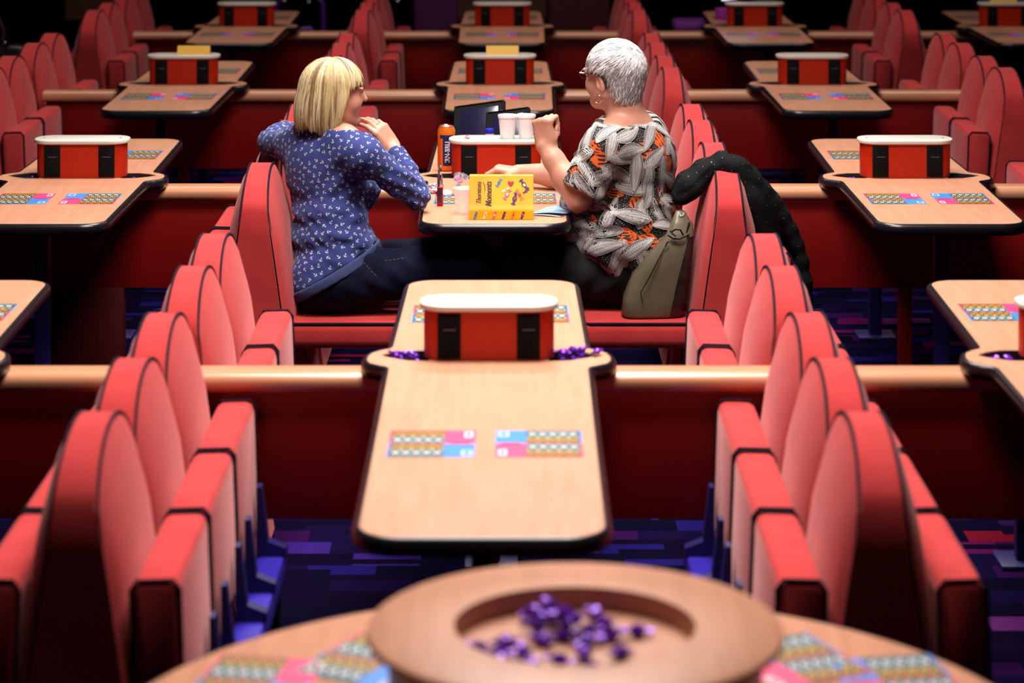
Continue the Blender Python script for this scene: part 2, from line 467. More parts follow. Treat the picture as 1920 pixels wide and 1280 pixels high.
for i, Y in enumerate(ROWS):
    for j, X in enumerate(CCOL):
        nf, nb = (3, 2) if i == 0 else (2, 2)
        if i == 0 and j in (0, 3): continue
        if i == 1 and j == 0: continue
        if i == 1 and j == 3: nf = 0
        ys = [Y-GAPF-SW-2*SW*k for k in range(nf)][::-1]+[Y+GAPB+SW+2*SW*k for k in range(nb)]
        for k, yy in enumerate(ys):
            kind, proto = 'n', SEAT
            lab = 'red double seat, %s in the %s, %s' % (ORD[k] if k else 'front end', RW[i], BANK[j])
            if i == 1 and j == 1 and k == 0: kind, proto, lab = 'r', SEAT_R, 'red double tip-up seat the blonde woman sits on, one side folded down'
            if i == 1 and j == 2 and k == 0: kind, proto, lab = 'l', SEAT_L, 'red double tip-up seat under the grey-haired woman, black coat over its back'
            if i == 1 and j == 3: lab = 'red double tip-up seat cut off at the right edge, %s beyond the rail' % ORD[k]
            if not used[kind]: s = proto; used[kind] = True
            else: s = copy_tree(proto)
            s.location = (X, yy, 0)
            tag(s, lab, 'seat', 'coral red double tip-up seats')
# blue steel beams carrying the nearest banks
for j, side in ((1, 1), (2, -1)):
    X = CCOL[j]+side*.252
    y0, y1 = ROWS[0]-GAPF-6*SW+.01, ROWS[0]-GAPF-.01
    t = empty('seat_beam', (X, (y0+y1)/2, 0)); L_ = (y1-y0)/2
    MB().box((-.034,-L_,.235), (.034,L_,.305), .008).build('beam', BLUEM, t)
    for k in range(3):
        for e in (-.14, .14):
            yc = -L_+SW-.01+2*SW*k+e
            pl = [(-.034,.300),(.038,.303),(.038,.325),(-.006,.342),(-.022,.475),(-.034,.475)]
            MB().prism([(x*side, z) for x, z in pl], 1, yc-.02, yc+.02).build('bracket', NAVYM, t, angle=30)
    for yy in (-L_+.12, L_-.12):
        MB().box((-.025, yy-.025, .012), (.025, yy+.025, .24), .003).build('leg', BLKM, t)
    MB().box((-.06, L_-.18, 0), (.06, L_-.06, .014), .002).build('foot_plate', BLKM, t)
    MB().box((-.06, -L_+.06, 0), (.06, -L_+.18, .014), .002).build('foot_plate', BLKM, t)
    tag(t, 'blue steel floor beam under the folded seats, ' + ('left' if j == 1 else 'right') + ' of the foreground table', 'beam')
# ------------------------------------------------------------------ round table in front of the camera
RT = (.096, 3.915)
t = empty('round_table', (RT[0], RT[1], 0))
tag(t, 'round beech table with raised hollow centre, blurred at the bottom of the photo', 'table')
MB().lathe([(.0,.70),(.735,.70),(.752,.715),(.752,.720)], 96).build('underside', EDGE, t)
MB().lathe([(.756,.719),(.752,.7205),(0,.7205)], 96).build('tabletop', WOOD, t)
MB().lathe([(.752,.690),(.762,.695),(.766,.706),(.763,.716),(.755,.7208),(.750,.7205),(.750,.69)], 96, cap=False).build('edge_trim', EDGE, t)
MB().lathe([(.285,.7205),(.285,.897),(.31,.899)], 80, cap=False).build('drum', BLK, t)
MB().lathe([(.183,.878),(.185,.9150),(.312,.9150),(.318,.911),(.319,.902),(.312,.897)], 80, cap=False).build('ring_top', WOOD, t)
MB().lathe([(.184,.914),(.184,.880),(.0,.880)], 80, cap=False).build('bowl', WOOD, t)
MB().lathe([(.30,0),(.30,.02),(.06,.04),(.06,.70)], 40).build('pedestal', BLKM, t)
for ang, rr, rot in ((129,.52,-28),(47,.55,205),(149,.60,-10),(30,.62,190)):
    c = card(t, rr*math.cos(R(ang)), rr*math.sin(R(ang)), R(rot), .7215)
# purple foil sweets, each one separate
def sweet_mesh():
    V, Fc = [], []; n = 10
    prof = [(-.024,.010),(-.019,.009),(-.0125,.0035),(-.009,.009),(-.003,.0115),(.003,.0115),(.009,.009),(.0125,.0035),(.019,.009),(.024,.010)]
    for k, (x, r) in enumerate(prof):
        for a in range(n):
            rr = r*(1+.18*math.sin(a*2.3+k*1.7))
            fl = .35 if k in (0, 1, 8, 9) else .85
            V.append((x, rr*math.cos(2*math.pi*a/n), rr*fl*math.sin(2*math.pi*a/n)))
    for k in range(len(prof)-1):
        for a in range(n): Fc.append((k*n+a, k*n+(a+1)%n, (k+1)*n+(a+1)%n, (k+1)*n+a))
    Fc.append(list(range(n))[::-1]); Fc.append([(len(prof)-1)*n+a for a in range(n)])
    me = bpy.data.meshes.new('sweet'); me.from_pydata(V, [], Fc); me.update(); me.materials.append(PURP)
    me.polygons.foreach_set('use_smooth', [True]*len(me.polygons)); me.set_sharp_from_angle(angle=R(35))
    return me
SWEET = sweet_mesh()
def sweet(x, y, z, label, group, sc=1, tilt=.25):
    o = bpy.data.objects.new('wrapped_sweet', SWEET); COL.objects.link(o)
    o.location = (x, y, z); o.rotation_euler = (random.uniform(-tilt, tilt), random.uniform(-tilt, tilt), random.uniform(0, 6.28)); o.scale = (sc,)*3
    tag(o, label, 'sweet', group)
rnd = random.Random(3); pts = []
while len(pts) < 22:
    a = rnd.gauss(0, 1); x = -.03+.078*rnd.gauss(0, 1); y = .03+.085*rnd.gauss(0, 1)
    if math.hypot(x, y) < .150 and all(math.hypot(x-p, y-q) > .034 for p, q in pts): pts.append((x, y))
for x, y in pts: sweet(RT[0]+x, RT[1]+y, .890, 'purple foil sweet scattered in the blurred round tray at the front', 'purple sweets in the round tray')
for x, y in [(-.06,.08),(-.015,.075),(-.035,.105),(.0,.045),(-.05,.05)]: sweet(RT[0]+x, RT[1]+y, .909, 'purple foil sweet on top of the heap in the blurred round tray', 'purple sweets heaped in the tray')
WORDS = {(0,1): 'foreground centre console', (1,1): "women's console", (0,2): 'console at the right edge', (1,0): 'console left of the blonde woman', (1,2): 'console right of the coat', (2,1): 'console behind the women', (2,0): 'console behind the blonde woman'}
SIDEW = {-1: 'left', 1: 'right'}
for (i, j), n in (((0,1), 6), ((0,2), 3), ((1,0), 2), ((1,2), 2), ((2,1), 2)):
    for s in (-1, 1):
        if (i, j) == (0,2) and s > 0: continue
        for k in range(n):
            x = .186+(k % 3)*.024; y = (-.025 if k % 2 else .022) if k < 4 else 0
            z = TZ-.018 + (.020 if k >= 3 else 0)
            if (i, j) == (0,1) and s > 0: z += .012
            sweet(TCOL[j]+s*x, ROWS[i]+y-.005, z, 'purple foil sweet in the table well %s of the %s' % (SIDEW[s], WORDS[i, j]), 'sweets in well %s of the %s' % (SIDEW[s], WORDS[i, j]), .9, .5)
sweet(TCOL[1]+.272, ROWS[0]-.01, TZ+.011, 'lone purple foil sweet on the rounded lobe right of the foreground console', None, .8, .1)

# ------------------------------------------------------------------ things on the women's table
XC, YC = TCOL[1], ROWS[1]
PT = TZ+.138
WHITE = mat('white_cup_plastic', (.82,.81,.84), .4, sss=0)
for px, yy, lab in ((951.5, YC-.015, 'left-hand one of two white plastic cups standing on the console'), (986.5, YC-.010, 'right-hand one of two white plastic cups on the console, near the raised fist')):
    x = (px-960)*yy/F_PX
    b = MB().lathe([(0,.002),(.0235,.002),(.0245,0),(.0255,.002),(.0325,.074),(.0325,.076),(.0352,.077),(.0358,.083),(.0345,.0875),(.0332,.0872),(.0318,.082),(.0240,.006),(0,.006)], 40)
    o = b.build('plastic_cup', WHITE); o.location = (x, yy, PT); tag(o, lab, 'cup', 'white cups on the console')
# drink can
CANO = mat('orange_can', (.80,.17,.01), .28, metal=.35); CANB = mat('can_navy', (.008,.012,.10), .4); SILV = mat('silver_lid', (.8,.8,.82), .25, metal=1)
cx, cy = at(836.8, 330, YC+.118).x, YC+.118
can = empty('drink_can', (cx, cy, TZ)); tag(can, 'tall orange and navy drink can beside the console', 'can')
MB().lathe([(0,.003),(.024,.003),(.026,0),(.0325,.010),(.0325,.150),(.027,.163),(.0262,.166)], 40).build('body', CANO, can, angle=60)
MB().lathe([(.0262,.1655),(.0272,.168),(.0262,.1690),(.0245,.167),(.0240,.163),(0,.163)], 40, cap=False).build('lid', SILV, can)
MB().lathe([(.010,.1645),(.010,.166),(0,.166)], 16).build('ring_pull', SILV, can)
V, Fc = [], []
for k in range(13):
    a = R(-112+5.6*k)
    for z in (.022, .124): V.append((.0329*math.cos(a), .0329*math.sin(a), z))
for k in range(12): Fc.append((2*k, 2*k+2, 2*k+3, 2*k+1))
V2 = len(V)
for k in range(17):
    a = R(-135+5.6*k)
    for z in (.1235, .136): V.append((.0329*math.cos(a), .0329*math.sin(a), z))
for k in range(16): Fc.append((V2+2*k, V2+2*k+2, V2+2*k+3, V2+2*k+1))
lbl = mesh_from('label_band', V, Fc, CANB, can)
tx = text_mesh('IRN-BRU', .025, 'lettering', WHITE, can, M=Matrix.Translation((0,0,0)), bold=.0006)
for v in tx.data.vertices:
    u, w_ = v.co.x, v.co.y                     # run the word up the can and wrap it
    a = R(-80)+(-w_)/.033
    r = .0334+v.co.z
    v.co = (r*math.cos(a), r*math.sin(a), .073+u*.82)
# vaporiser
VM = mat('maroon_metal', (.30,.010,.05), .25, metal=.6); CHROME = mat('chrome', (.75,.72,.66), .15, metal=1)
vp = at(825, 352, 8.74); vx, vy = vp.x, 8.74
v_ = empty('vaporiser', (vx, vy, TZ)); tag(v_, 'maroon box vaporiser with chrome tank standing in front of the can', 'vaporiser')
b = MB().box((-.0105,-.0085,0), (.0105,.0085,.066), .003, 3).build('battery_box', VM, v_)
MB().box((-.005,-.0092,.014), (.005,-.0080,.056), .0005).build('screen', BLK, b)
MB().lathe([(0,.066),(.008,.066),(.0082,.072),(.0095,.073),(.0095,.098),(.0075,.104),(.006,.112),(.0075,.114),(.0072,.122),(.004,.126),(.0035,.134),(.0048,.137),(.0046,.142),(0,.142)], 20).build('tank', CHROME, v_, angle=50)
# blue capped bottle behind the console
BOT = mat('dark_cola', (.03,.010,.006), .1, spec=.7, coat=.5); BCAP = mat('blue_cap', (.015,.02,.55), .35)
b0 = empty('drink_bottle', (at(918,300,YC+.16).x, YC+.16, TZ)); tag(b0, 'blue-capped plastic bottle showing over the console', 'bottle')
MB().lathe([(0,.003),(.022,.003),(.028,0),(.031,.010),(.031,.085),(.029,.095),(.0135,.122),(.0135,.130)], 28).build('body', BOT, b0, angle=60)
MB().lathe([(.0135,.126),(.0165,.127),(.0165,.1315),(.0135,.132),(.0135,.134)], 24, cap=False).build('neck_ring', mat('clear_plastic', (.6,.45,.35), .1, coat=.5), b0)
b = MB(); n = 30
b.lathe([(0,.134),(.0150,.134),(.0155,.136),(.0155,.148),(.0140,.151),(0,.152)], n); b.build('cap', BCAP, b0, angle=50)
# two tablets in black cases leaning behind the console
SCR = mat('dark_screen', (.008,.006,.024), .22, spec=.5, coat=.3)
def tablet(c, rz, tilt, roll, w, h, label):
    o = empty('tablet', (0,0,0)); o.matrix_world = Matrix.Translation(c) @ Matrix.Rotation(rz,4,'Z') @ Matrix.Rotation(roll,4,'Y') @ Matrix.Rotation(-tilt,4,'X')
    bd = MB().box((-w/2,-.011,0), (w/2,.011,h), .010, 3).build('case', BLKM, o)
    MB().box((-w/2+.030,-.0125,.022), (w/2-.026,-.0105,h-.028), .001).build('screen', SCR, o)
    bz = MB()
    pr = [(-w/2+.008,.008),(w/2-.008,.008),(w/2-.008,h-.008),(-w/2+.008,h-.008)]
    bz.tube([(x,-.011,z) for x, z in pr], .005, 6, closed=True); bz.build('bezel', BLKM, o)
    for x in (-.03, .05): MB().box((x-.008,-.004,h-.001), (x+.008,.003,h+.003), .001).build('button', BLK, bd)
    tag(o, label, 'tablet', 'tablets behind the console')
tablet((at(905,300,YC+.30).x-.016, YC+.225, TZ+.016), R(-12), R(40), R(-9), .205, .262, 'rear left one of two black-cased tablets leaning behind the console')
tablet((at(955,300,YC+.19).x-.008, YC+.150, TZ+.015), R(-12), R(40), R(-9), .175, .245, 'front right one of two black-cased tablets, behind the white cups')
# foil wrappers
def crumple(name, c, rad, m, label, cat, seed, amp=.35, group=None):
    rn = random.Random(seed); bm = bmesh.new(); bmesh.ops.create_icosphere(bm, subdivisions=3, radius=1)
    ph = [[rn.uniform(-4, 4) for _ in range(3)] for _ in range(5)]
    for v in bm.verts:
        d = sum(abs(math.sin(v.co.dot(Vector(p))*1.6+k)) for k, p in enumerate(ph))/5
        k_ = 1+amp*(d-.5)*2+rn.uniform(-.10,.10)
        v.co = Vector((v.co.x*rad[0]*k_, v.co.y*rad[1]*k_, max(-rad[2]*.8, v.co.z*rad[2]*k_)))
    me = bpy.data.meshes.new(name); bm.to_mesh(me); bm.free()
    o = link_mesh(name, me, m, smooth=False); o.location = (c[0], c[1], c[2]+rad[2]*.8); tag(o, label, cat, group); return o
p = at(815,338,9.02); crumple('foil_wrapper', (p.x,9.02,TZ), (.030,.025,.018), FOIL, 'crumpled clear foil wrapper behind the maroon vaporiser', 'wrapper', 2)
p = at(838,344,8.95); crumple('paper_tissue', (p.x,8.95,TZ), (.016,.016,.011), mat('white_tissue', (.85,.83,.82), .8), 'small crumpled white tissue right of the vaporiser', 'tissue', 5)
w_ = empty('sweet_bag', (at(862,340,8.96).x, 8.96, TZ)); tag(w_, 'twisted clear sweet bag standing open behind the yellow box', 'wrapper')
V, Fc = [], []; n = 22; rn = random.Random(9)
prof = [(0,.002),(.020,.002),(.024,.010),(.021,.020),(.010,.030),(.007,.038),(.014,.050),(.022,.062),(.024,.074)]
for k, (r, z) in enumerate(prof):
    for a in range(n):
        q = 1+(.22*math.sin(a*3+k)+rn.uniform(-.14,.14))
        V.append((r*q*math.cos(2*math.pi*a/n)+.004*math.sin(k), r*q*.7*math.sin(2*math.pi*a/n), z+(rn.uniform(-.006,.006) if k > 6 else 0)))
for k in range(len(prof)-1):
    for a in range(n): Fc.append((k*n+a, k*n+(a+1)%n, (k+1)*n+(a+1)%n, (k+1)*n+a))
mesh_from('bag', V, Fc, FOIL, w_, smooth=False)
sweet(at(858,350,8.88).x, 8.89, TZ+.012, 'purple foil sweet spilling from the clear sweet bag', None, .9, .2)
sweet(at(872,350,8.87).x, 8.91, TZ+.012, 'purple foil sweet half hidden by the yellow box', None, .8, .2)
p = at(877,258,YC-.02); crumple('sweet_wrapper', (p.x, YC-.02, PT), (.009,.008,.006), vary(mat('red_silver_foil', (.6,.1,.1), .3, metal=.5), (.75,.02,.04), (.9,.85,.85), (1,1,1), 120, 1, .45, .55), 'tiny red and silver wrapper on the console top', 'wrapper', 11, .5)
# clear plastic cup beside the box
CLR = mat('translucent_cup', (.92,.80,.74), .15, alpha=.42, coat=.3)
o = MB().lathe([(0,.002),(.022,.002),(.023,0),(.0245,.002),(.0335,.076),(.0355,.078),(.036,.083),(.0345,.085),(.033,.083),(.0235,.006),(0,.006)], 36).build('plastic_cup', CLR)
o.location = (at(869,390,8.60).x, 8.60, TZ); tag(o, 'clear plastic cup half hidden behind the yellow chocolate box', 'cup')
# yellow chocolate box
YEL = vary(mat('yellow_card', (.85,.50,.01), .38, spec=.4), (.74,.31,.003), (.84,.47,.012), (1,1,1), 9, 1, .3, .7)
INK = mat('dark_lettering', (.05,.012,.03), .5)
bx = empty('chocolate_box', (at(940,412,8.46).x, 8.46, TZ)); tag(bx, 'yellow chocolate box standing at the front of the women\'s table', 'box')
W2, H1, H2, LEAN, DP = .1065, .036, .140, .046, .052
pr = [(0,0),(0,H1*.8),(.003,H1),(.009,H1+.012),(LEAN,H2),(LEAN+DP,H2-.004),(DP+.012,0)]
MB().prism(pr, 0, -W2, W2, .0012, 1).build('carton', YEL, bx, angle=30)
dirv = Vector((0, LEAN-.009, H2-H1-.012)); fl = dirv.length; up = dirv.normalized(); nrm = Vector((1,0,0)).cross(up)*1
if nrm.y > 0: nrm = -nrm
O = Vector((0,.009,H1+.012))
FM = Matrix(((1, up.x, nrm.x, O.x), (0, up.y, nrm.y, O.y), (0, up.z, nrm.z, O.z), (0,0,0,1)))   # face frame: x right, y up the face
RT90 = Matrix.Rotation(R(90), 4, 'Z')
text_mesh('Thorntons', .024, 'lettering', INK, bx, shear=.35, M=FM @ Matrix.Translation((-.074,.040,.0012)) @ RT90 @ Matrix.Diagonal((.72,1,1,1)))
text_mesh('Moments', .030, 'lettering', INK, bx, shear=.3, M=FM @ Matrix.Translation((-.0415,.036,.0012)) @ RT90 @ Matrix.Diagonal((.74,1,1,1)), bold=.0003)
b = MB(); b.tube([FM @ Vector((x, y, .0014)) for x, y in ((-.062,.076),(-.056,.068),(-.054,.054),(-.056,.040))], [.0004,.001,.001,.0004], 5); b.build('flourish', INK, bx)
PICM = {'purple': mat('picture_purple', (.07,.012,.12), .4), 'brown': mat('picture_brown', (.22,.06,.02), .4), 'blue': mat('picture_blue', (.02,.22,.45), .4), 'pink': mat('picture_pink', (.70,.10,.16), .4),
        'orange': mat('picture_orange', (.85,.18,.01), .4), 'cream': mat('picture_cream', (.85,.72,.45), .4), 'red': mat('picture_red', (.40,.008,.012), .4)}
def pic_sweet(M, x, y, ang, sc, col, core):
    b = MB()
    T = M @ Matrix.Translation((x, y, .0012)) @ Matrix.Rotation(R(ang), 4, 'Z') @ Matrix.Diagonal((sc, sc, 1, 1))
    def pl(pts, lv): b.poly([T @ Vector((p, q, lv*.0002)) for p, q in pts])
    b.mi = 0
    pl([(-.005,.006),(-.005,-.006),(-.013,-.003),(-.018,-.009),(-.021,0),(-.018,.009),(-.013,.003)], 0)
    pl([(.005,-.006),(.005,.006),(.013,.003),(.018,.009),(.021,0),(.018,-.009),(.013,-.003)], 0)
    pl([(.0095*math.cos(a*.7854), .0080*math.sin(a*.7854)) for a in range(8)], 1)
    b.mi = 1
    pl([(.002+.0055*math.cos(a*.7854), .0045*math.sin(a*.7854)) for a in range(8)], 2)
    b.build('printed_sweet', [PICM[col], PICM[core]], bx, smooth=False)
for x, y, a, sc, c1, c2 in ((-.008,.074,60,.75,'blue','brown'), (.075,.068,-55,1.0,'purple','cream'), (.014,.050,30,.62,'cream','orange'), (.019,.034,60,.95,'pink','cream'), (.044,.020,75,1.05,'purple','brown'), (.060,.034,-60,.95,'orange','brown'), (.082,.046,35,.6,'purple','brown')):
    pic_sweet(FM, x, y, a, sc, c1, c2)
b = MB(); b.poly([FM @ Vector((.031+.011*p, .071+.0115*q, .0013)) for p, q in ((0,-.95),(.55,-.45),(.95,.15),(.85,.62),(.45,.78),(0,.45),(-.45,.78),(-.85,.62),(-.95,.15),(-.55,-.45))])
b.build('printed_heart', PICM['red'], bx, smooth=False)
LM = Matrix(((1,0,0,0),(0,0,-1,0),(0,1,0,0),(0,0,0,1)))
for k, (c1, c2) in enumerate((('blue','brown'),('cream','orange'),('pink','cream'),('purple','brown'),('orange','brown'),('purple','pink'))):
    pic_sweet(LM, -.085+k*.031, .015, 70, .62, c1, c2)
# light blue booklet
BB = mat('light_blue_paper', (.30,.52,.75), .6); PW = mat('white_paper', (.85,.83,.8), .6)
o = empty('booklet', (at(1035,400,8.62).x, 8.60, TZ)); tag(o, 'light blue paper booklet lying at the right of the yellow box', 'booklet')
V, Fc = [], []
def sheet_grid(w, d, z0, curl, nx=8, ny=6):
    V = [(-w/2+w*i/nx, -d/2+d*j/ny, z0+curl*((j/ny-.5)**2)*4*(i/nx)+.004*math.sin(3*i/nx)) for j in range(ny+1) for i in range(nx+1)]
    return V, [(j*(nx+1)+i, j*(nx+1)+i+1, (j+1)*(nx+1)+i+1, (j+1)*(nx+1)+i) for j in range(ny) for i in range(nx)]
V, Fc = sheet_grid(.118, .16, .0005, .002); pgs = mesh_from('pages', V, Fc, PW, o)
V, Fc = sheet_grid(.112, .16, .0045, .010); cv = mesh_from('cover', [(x+.006, y+.004, z) for x, y, z in V], Fc, BB, o)
MB().box((-.012,-.01,.0085), (.010,.02,.0095)).build('printed_patch', PW, cv)
for ob in (pgs, cv):
    m_ = ob.modifiers.new('thick', 'SOLIDIFY'); m_.thickness = .0012
o.rotation_euler = (0,0,R(-22))
# yellow signs and a lit tablet on other consoles
SIGN = mat('yellow_card_sign', (.75,.42,.05), .5)
for (i, j), off, lab in (((2,1), .012, 'yellow card sign on the console directly behind the women'), ((2,0), .047, 'yellow card sign on the console behind the blonde woman'), ((3,3), -.02, 'yellow card sign on the console at the top right corner')):
    o = empty('card_sign', (TCOL[j]+off, ROWS[i]+.01, TZ+.138)); tag(o, lab, 'sign', 'yellow card signs on consoles')
    MB().prism([(-.03,0),(-.027,0),(.001,.038),(.029,0),(.032,0),(.002,.041),(0,.041)], 0, -.078, .078).build('folded_card', SIGN, o, smooth=False)
LIT = mat('lit_screen', (.5,.45,.6), .3, emit=(.85,.75,1,1.6))
o = empty('tablet', (TCOL[2]-.10, ROWS[3]+.03, TZ+.146), R(-14)); tag(o, 'glowing tablet standing on a back-row console, right of centre', 'tablet')
o.rotation_euler = (R(-28), R(-8), R(-10))
MB().box((-.10,-.006,0), (.10,.006,.14), .004).build('case', BLKM, o); MB().box((-.09,-.0075,.010), (.09,-.0055,.13)).build('screen', LIT, o)
o = MB().prism(arc(0,0,.055,0,350,20), 2, 0, .07, .004).build('felt_bag', mat('magenta_cloth', (.30,.02,.30), .8)); o.location = (TCOL[2]-.15, ROWS[3]+.38, TZ); tag(o, 'small magenta bag on a back-row table behind the glowing tablet', 'bag')

# ------------------------------------------------------------------ beyond the back row
PUR = vary(mat('purple_upholstery', (.08,.008,.09), .85), (.07,.006,.075), (.09,.009,.10), (1,1,1), 8); MAR = mat('maroon_upholstery', (.06,.006,.012), .85)
def bench(x0, x1, Y, m, label):
    o = empty('bench_seat', ((x0+x1)/2, Y, 0)); w = (x1-x0)/2
    MB().box((-w,-.06,.36), (w,.05,1.1), .03, 3).build('backrest', m, o)
    MB().box((-w,.05,.32), (w,.55,.46), .03, 3).build('seat', m, o)
    MB().box((-w+.04,.02,0), (w-.04,.5,.33), .01).build('base', BLKM, o)
    tag(o, label, 'bench')
bench(-.66, -.36, 17.2, PUR, 'purple padded bench back beyond the back row, left of the middle table')
bench(.24, .66, 17.2, MAR, 'dark maroon padded bench back beyond the back row, right of the middle table')
o = MB().box((-.13,-.16,.0), (.13,.16,.07), .025, 3).build('cushion', mat('violet_cloth', (.16,.02,.24), .8)); o.location = (at(1300,42,16.4).x, 16.4, .62)
tag(o, 'violet cushion on a stool behind the back row, right of centre', 'cushion')
st = empty('stool', (at(1300,42,16.4).x, 16.4, 0)); tag(st, 'dark low stool under the violet cushion at the back', 'stool')
MB().box((-.15,-.17,.57), (.15,.17,.62), .01).build('seat', BLKM, st)
for x in (-.12,.12):
    for y in (-.13,.13): MB().box((x-.015,y-.015,0), (x+.015,y+.015,.575)).build('leg', BLKM, st)
DW = mat('dim_wood', (.16,.07,.035), .5)
for x0, x1, lab in ((130, 262, 'dim wooden counter at the top left corner of the photo'), (848, 1024, 'dim wooden counter beyond the middle of the back row')):
    Y = 18.6; o = empty('counter', (at((x0+x1)/2, 0, Y).x, Y, 0)); w = (x1-x0)/2*Y/F_PX
    MB().box((-w,-.2,.50), (w,.25,1.0), .01).build('front_board', DW, o); MB().box((-w+.03,-.1,0), (w-.03,.2,.5), .01).build('plinth', BLKM, o)
    tag(o, lab, 'counter', 'dim counters behind the back row')
# tubular purple frame chair beside the left back-row table
PT_ = mat('purple_tube', (.07,.02,.20), .3, metal=.4)
fx = at(575, 60, 15.9).x
o = empty('tubular_chair', (fx, 15.9, 0)); tag(o, 'purple tubular chair frame beside the left table of the back row', 'chair')
MB().tube([(-.22,0,0),(-.22,0,.58),(-.17,0,.66),(.02,0,.68),(.07,0,.62),(.08,0,0)], .018, 10).build('front_frame', PT_, o)
MB().tube([(-.22,.42,0),(-.22,.42,.80),(-.17,.42,.86),(.02,.42,.86),(.07,.42,.80),(.08,.42,0)], .018, 10).build('rear_frame', PT_, o)
MB().box((-.22,0,.42), (.08,.42,.47), .02, 3).build('seat', BLKM, o)
MB().tube([(-.2,.0,.56),(-.2,.42,.56)], .014, 8).build('side_bar', PT_, o)
# little chrome knobs, each on a dark pole
for px, py, Y, lab in ((579, 4, 17.6, 'chrome knob on a pole above the left back-row table'), (533, 2, 17.4, 'chrome knob on a pole at the top, left of centre'), (746, 3, 16.6, 'chrome knob shining at the top between the left seats and purple bench')):
    p = at(px, py, Y); o = empty('chrome_stand', (p.x, Y, 0)); tag(o, lab, 'stand')
    MB().sphere((0,0,p.z), .017).build('knob', CHROME, o); MB().lathe([(.09,0),(.09,.015),(.012,.03),(.010,p.z)], 16).build('pole', BLKM, o)
# dark handbag hung over the seat at the upper left
hb = at(36, 88, 13.65); 
o = empty('handbag', (hb.x, 13.65, hb.z-.07)); tag(o, 'black studded handbag with a long strap at the upper left edge', 'handbag')
LEA = vary(mat('black_leather', (.012,.009,.010), .35), (.008,.006,.006), (.03,.02,.018), (1,1,1), 20)
b = MB().prism([(-.14,-.25),(.10,-.25),(.13,-.02),(.07,.075),(-.05,.085),(-.12,.03)], 1, -.06, .06, .025, 3).build('body', LEA, o, angle=60)
MB().tube([(-.09,-.02,.05),(-.08,-.03,.16),(-.12,-.03,.26),(-.20,-.02,.36),(-.30,0,.42),(-.34,.03,.30),(-.22,.04,.10),(-.08,.03,.03)], .012, 8).build('strap', LEA, o)
for x, z in ((-.06,.10),(-.055,.02),(.02,-.02),(.075,.05)): MB().sphere((x,-.075,z), .006).build('stud', CHROME, b)
o = empty('stool', (hb.x, 13.65, 0)); tag(o, 'dark stool under the studded handbag at the upper left', 'stool'); zt_ = hb.z-.07-.251
MB().box((-.2,-.16,zt_-.05), (.2,.16,zt_), .01).build('seat', BLKM, o)
for x in (-.16,.16):
    for y in (-.12,.12): MB().box((x-.015,y-.015,0), (x+.015,y+.015,zt_-.045)).build('leg', BLKM, o)
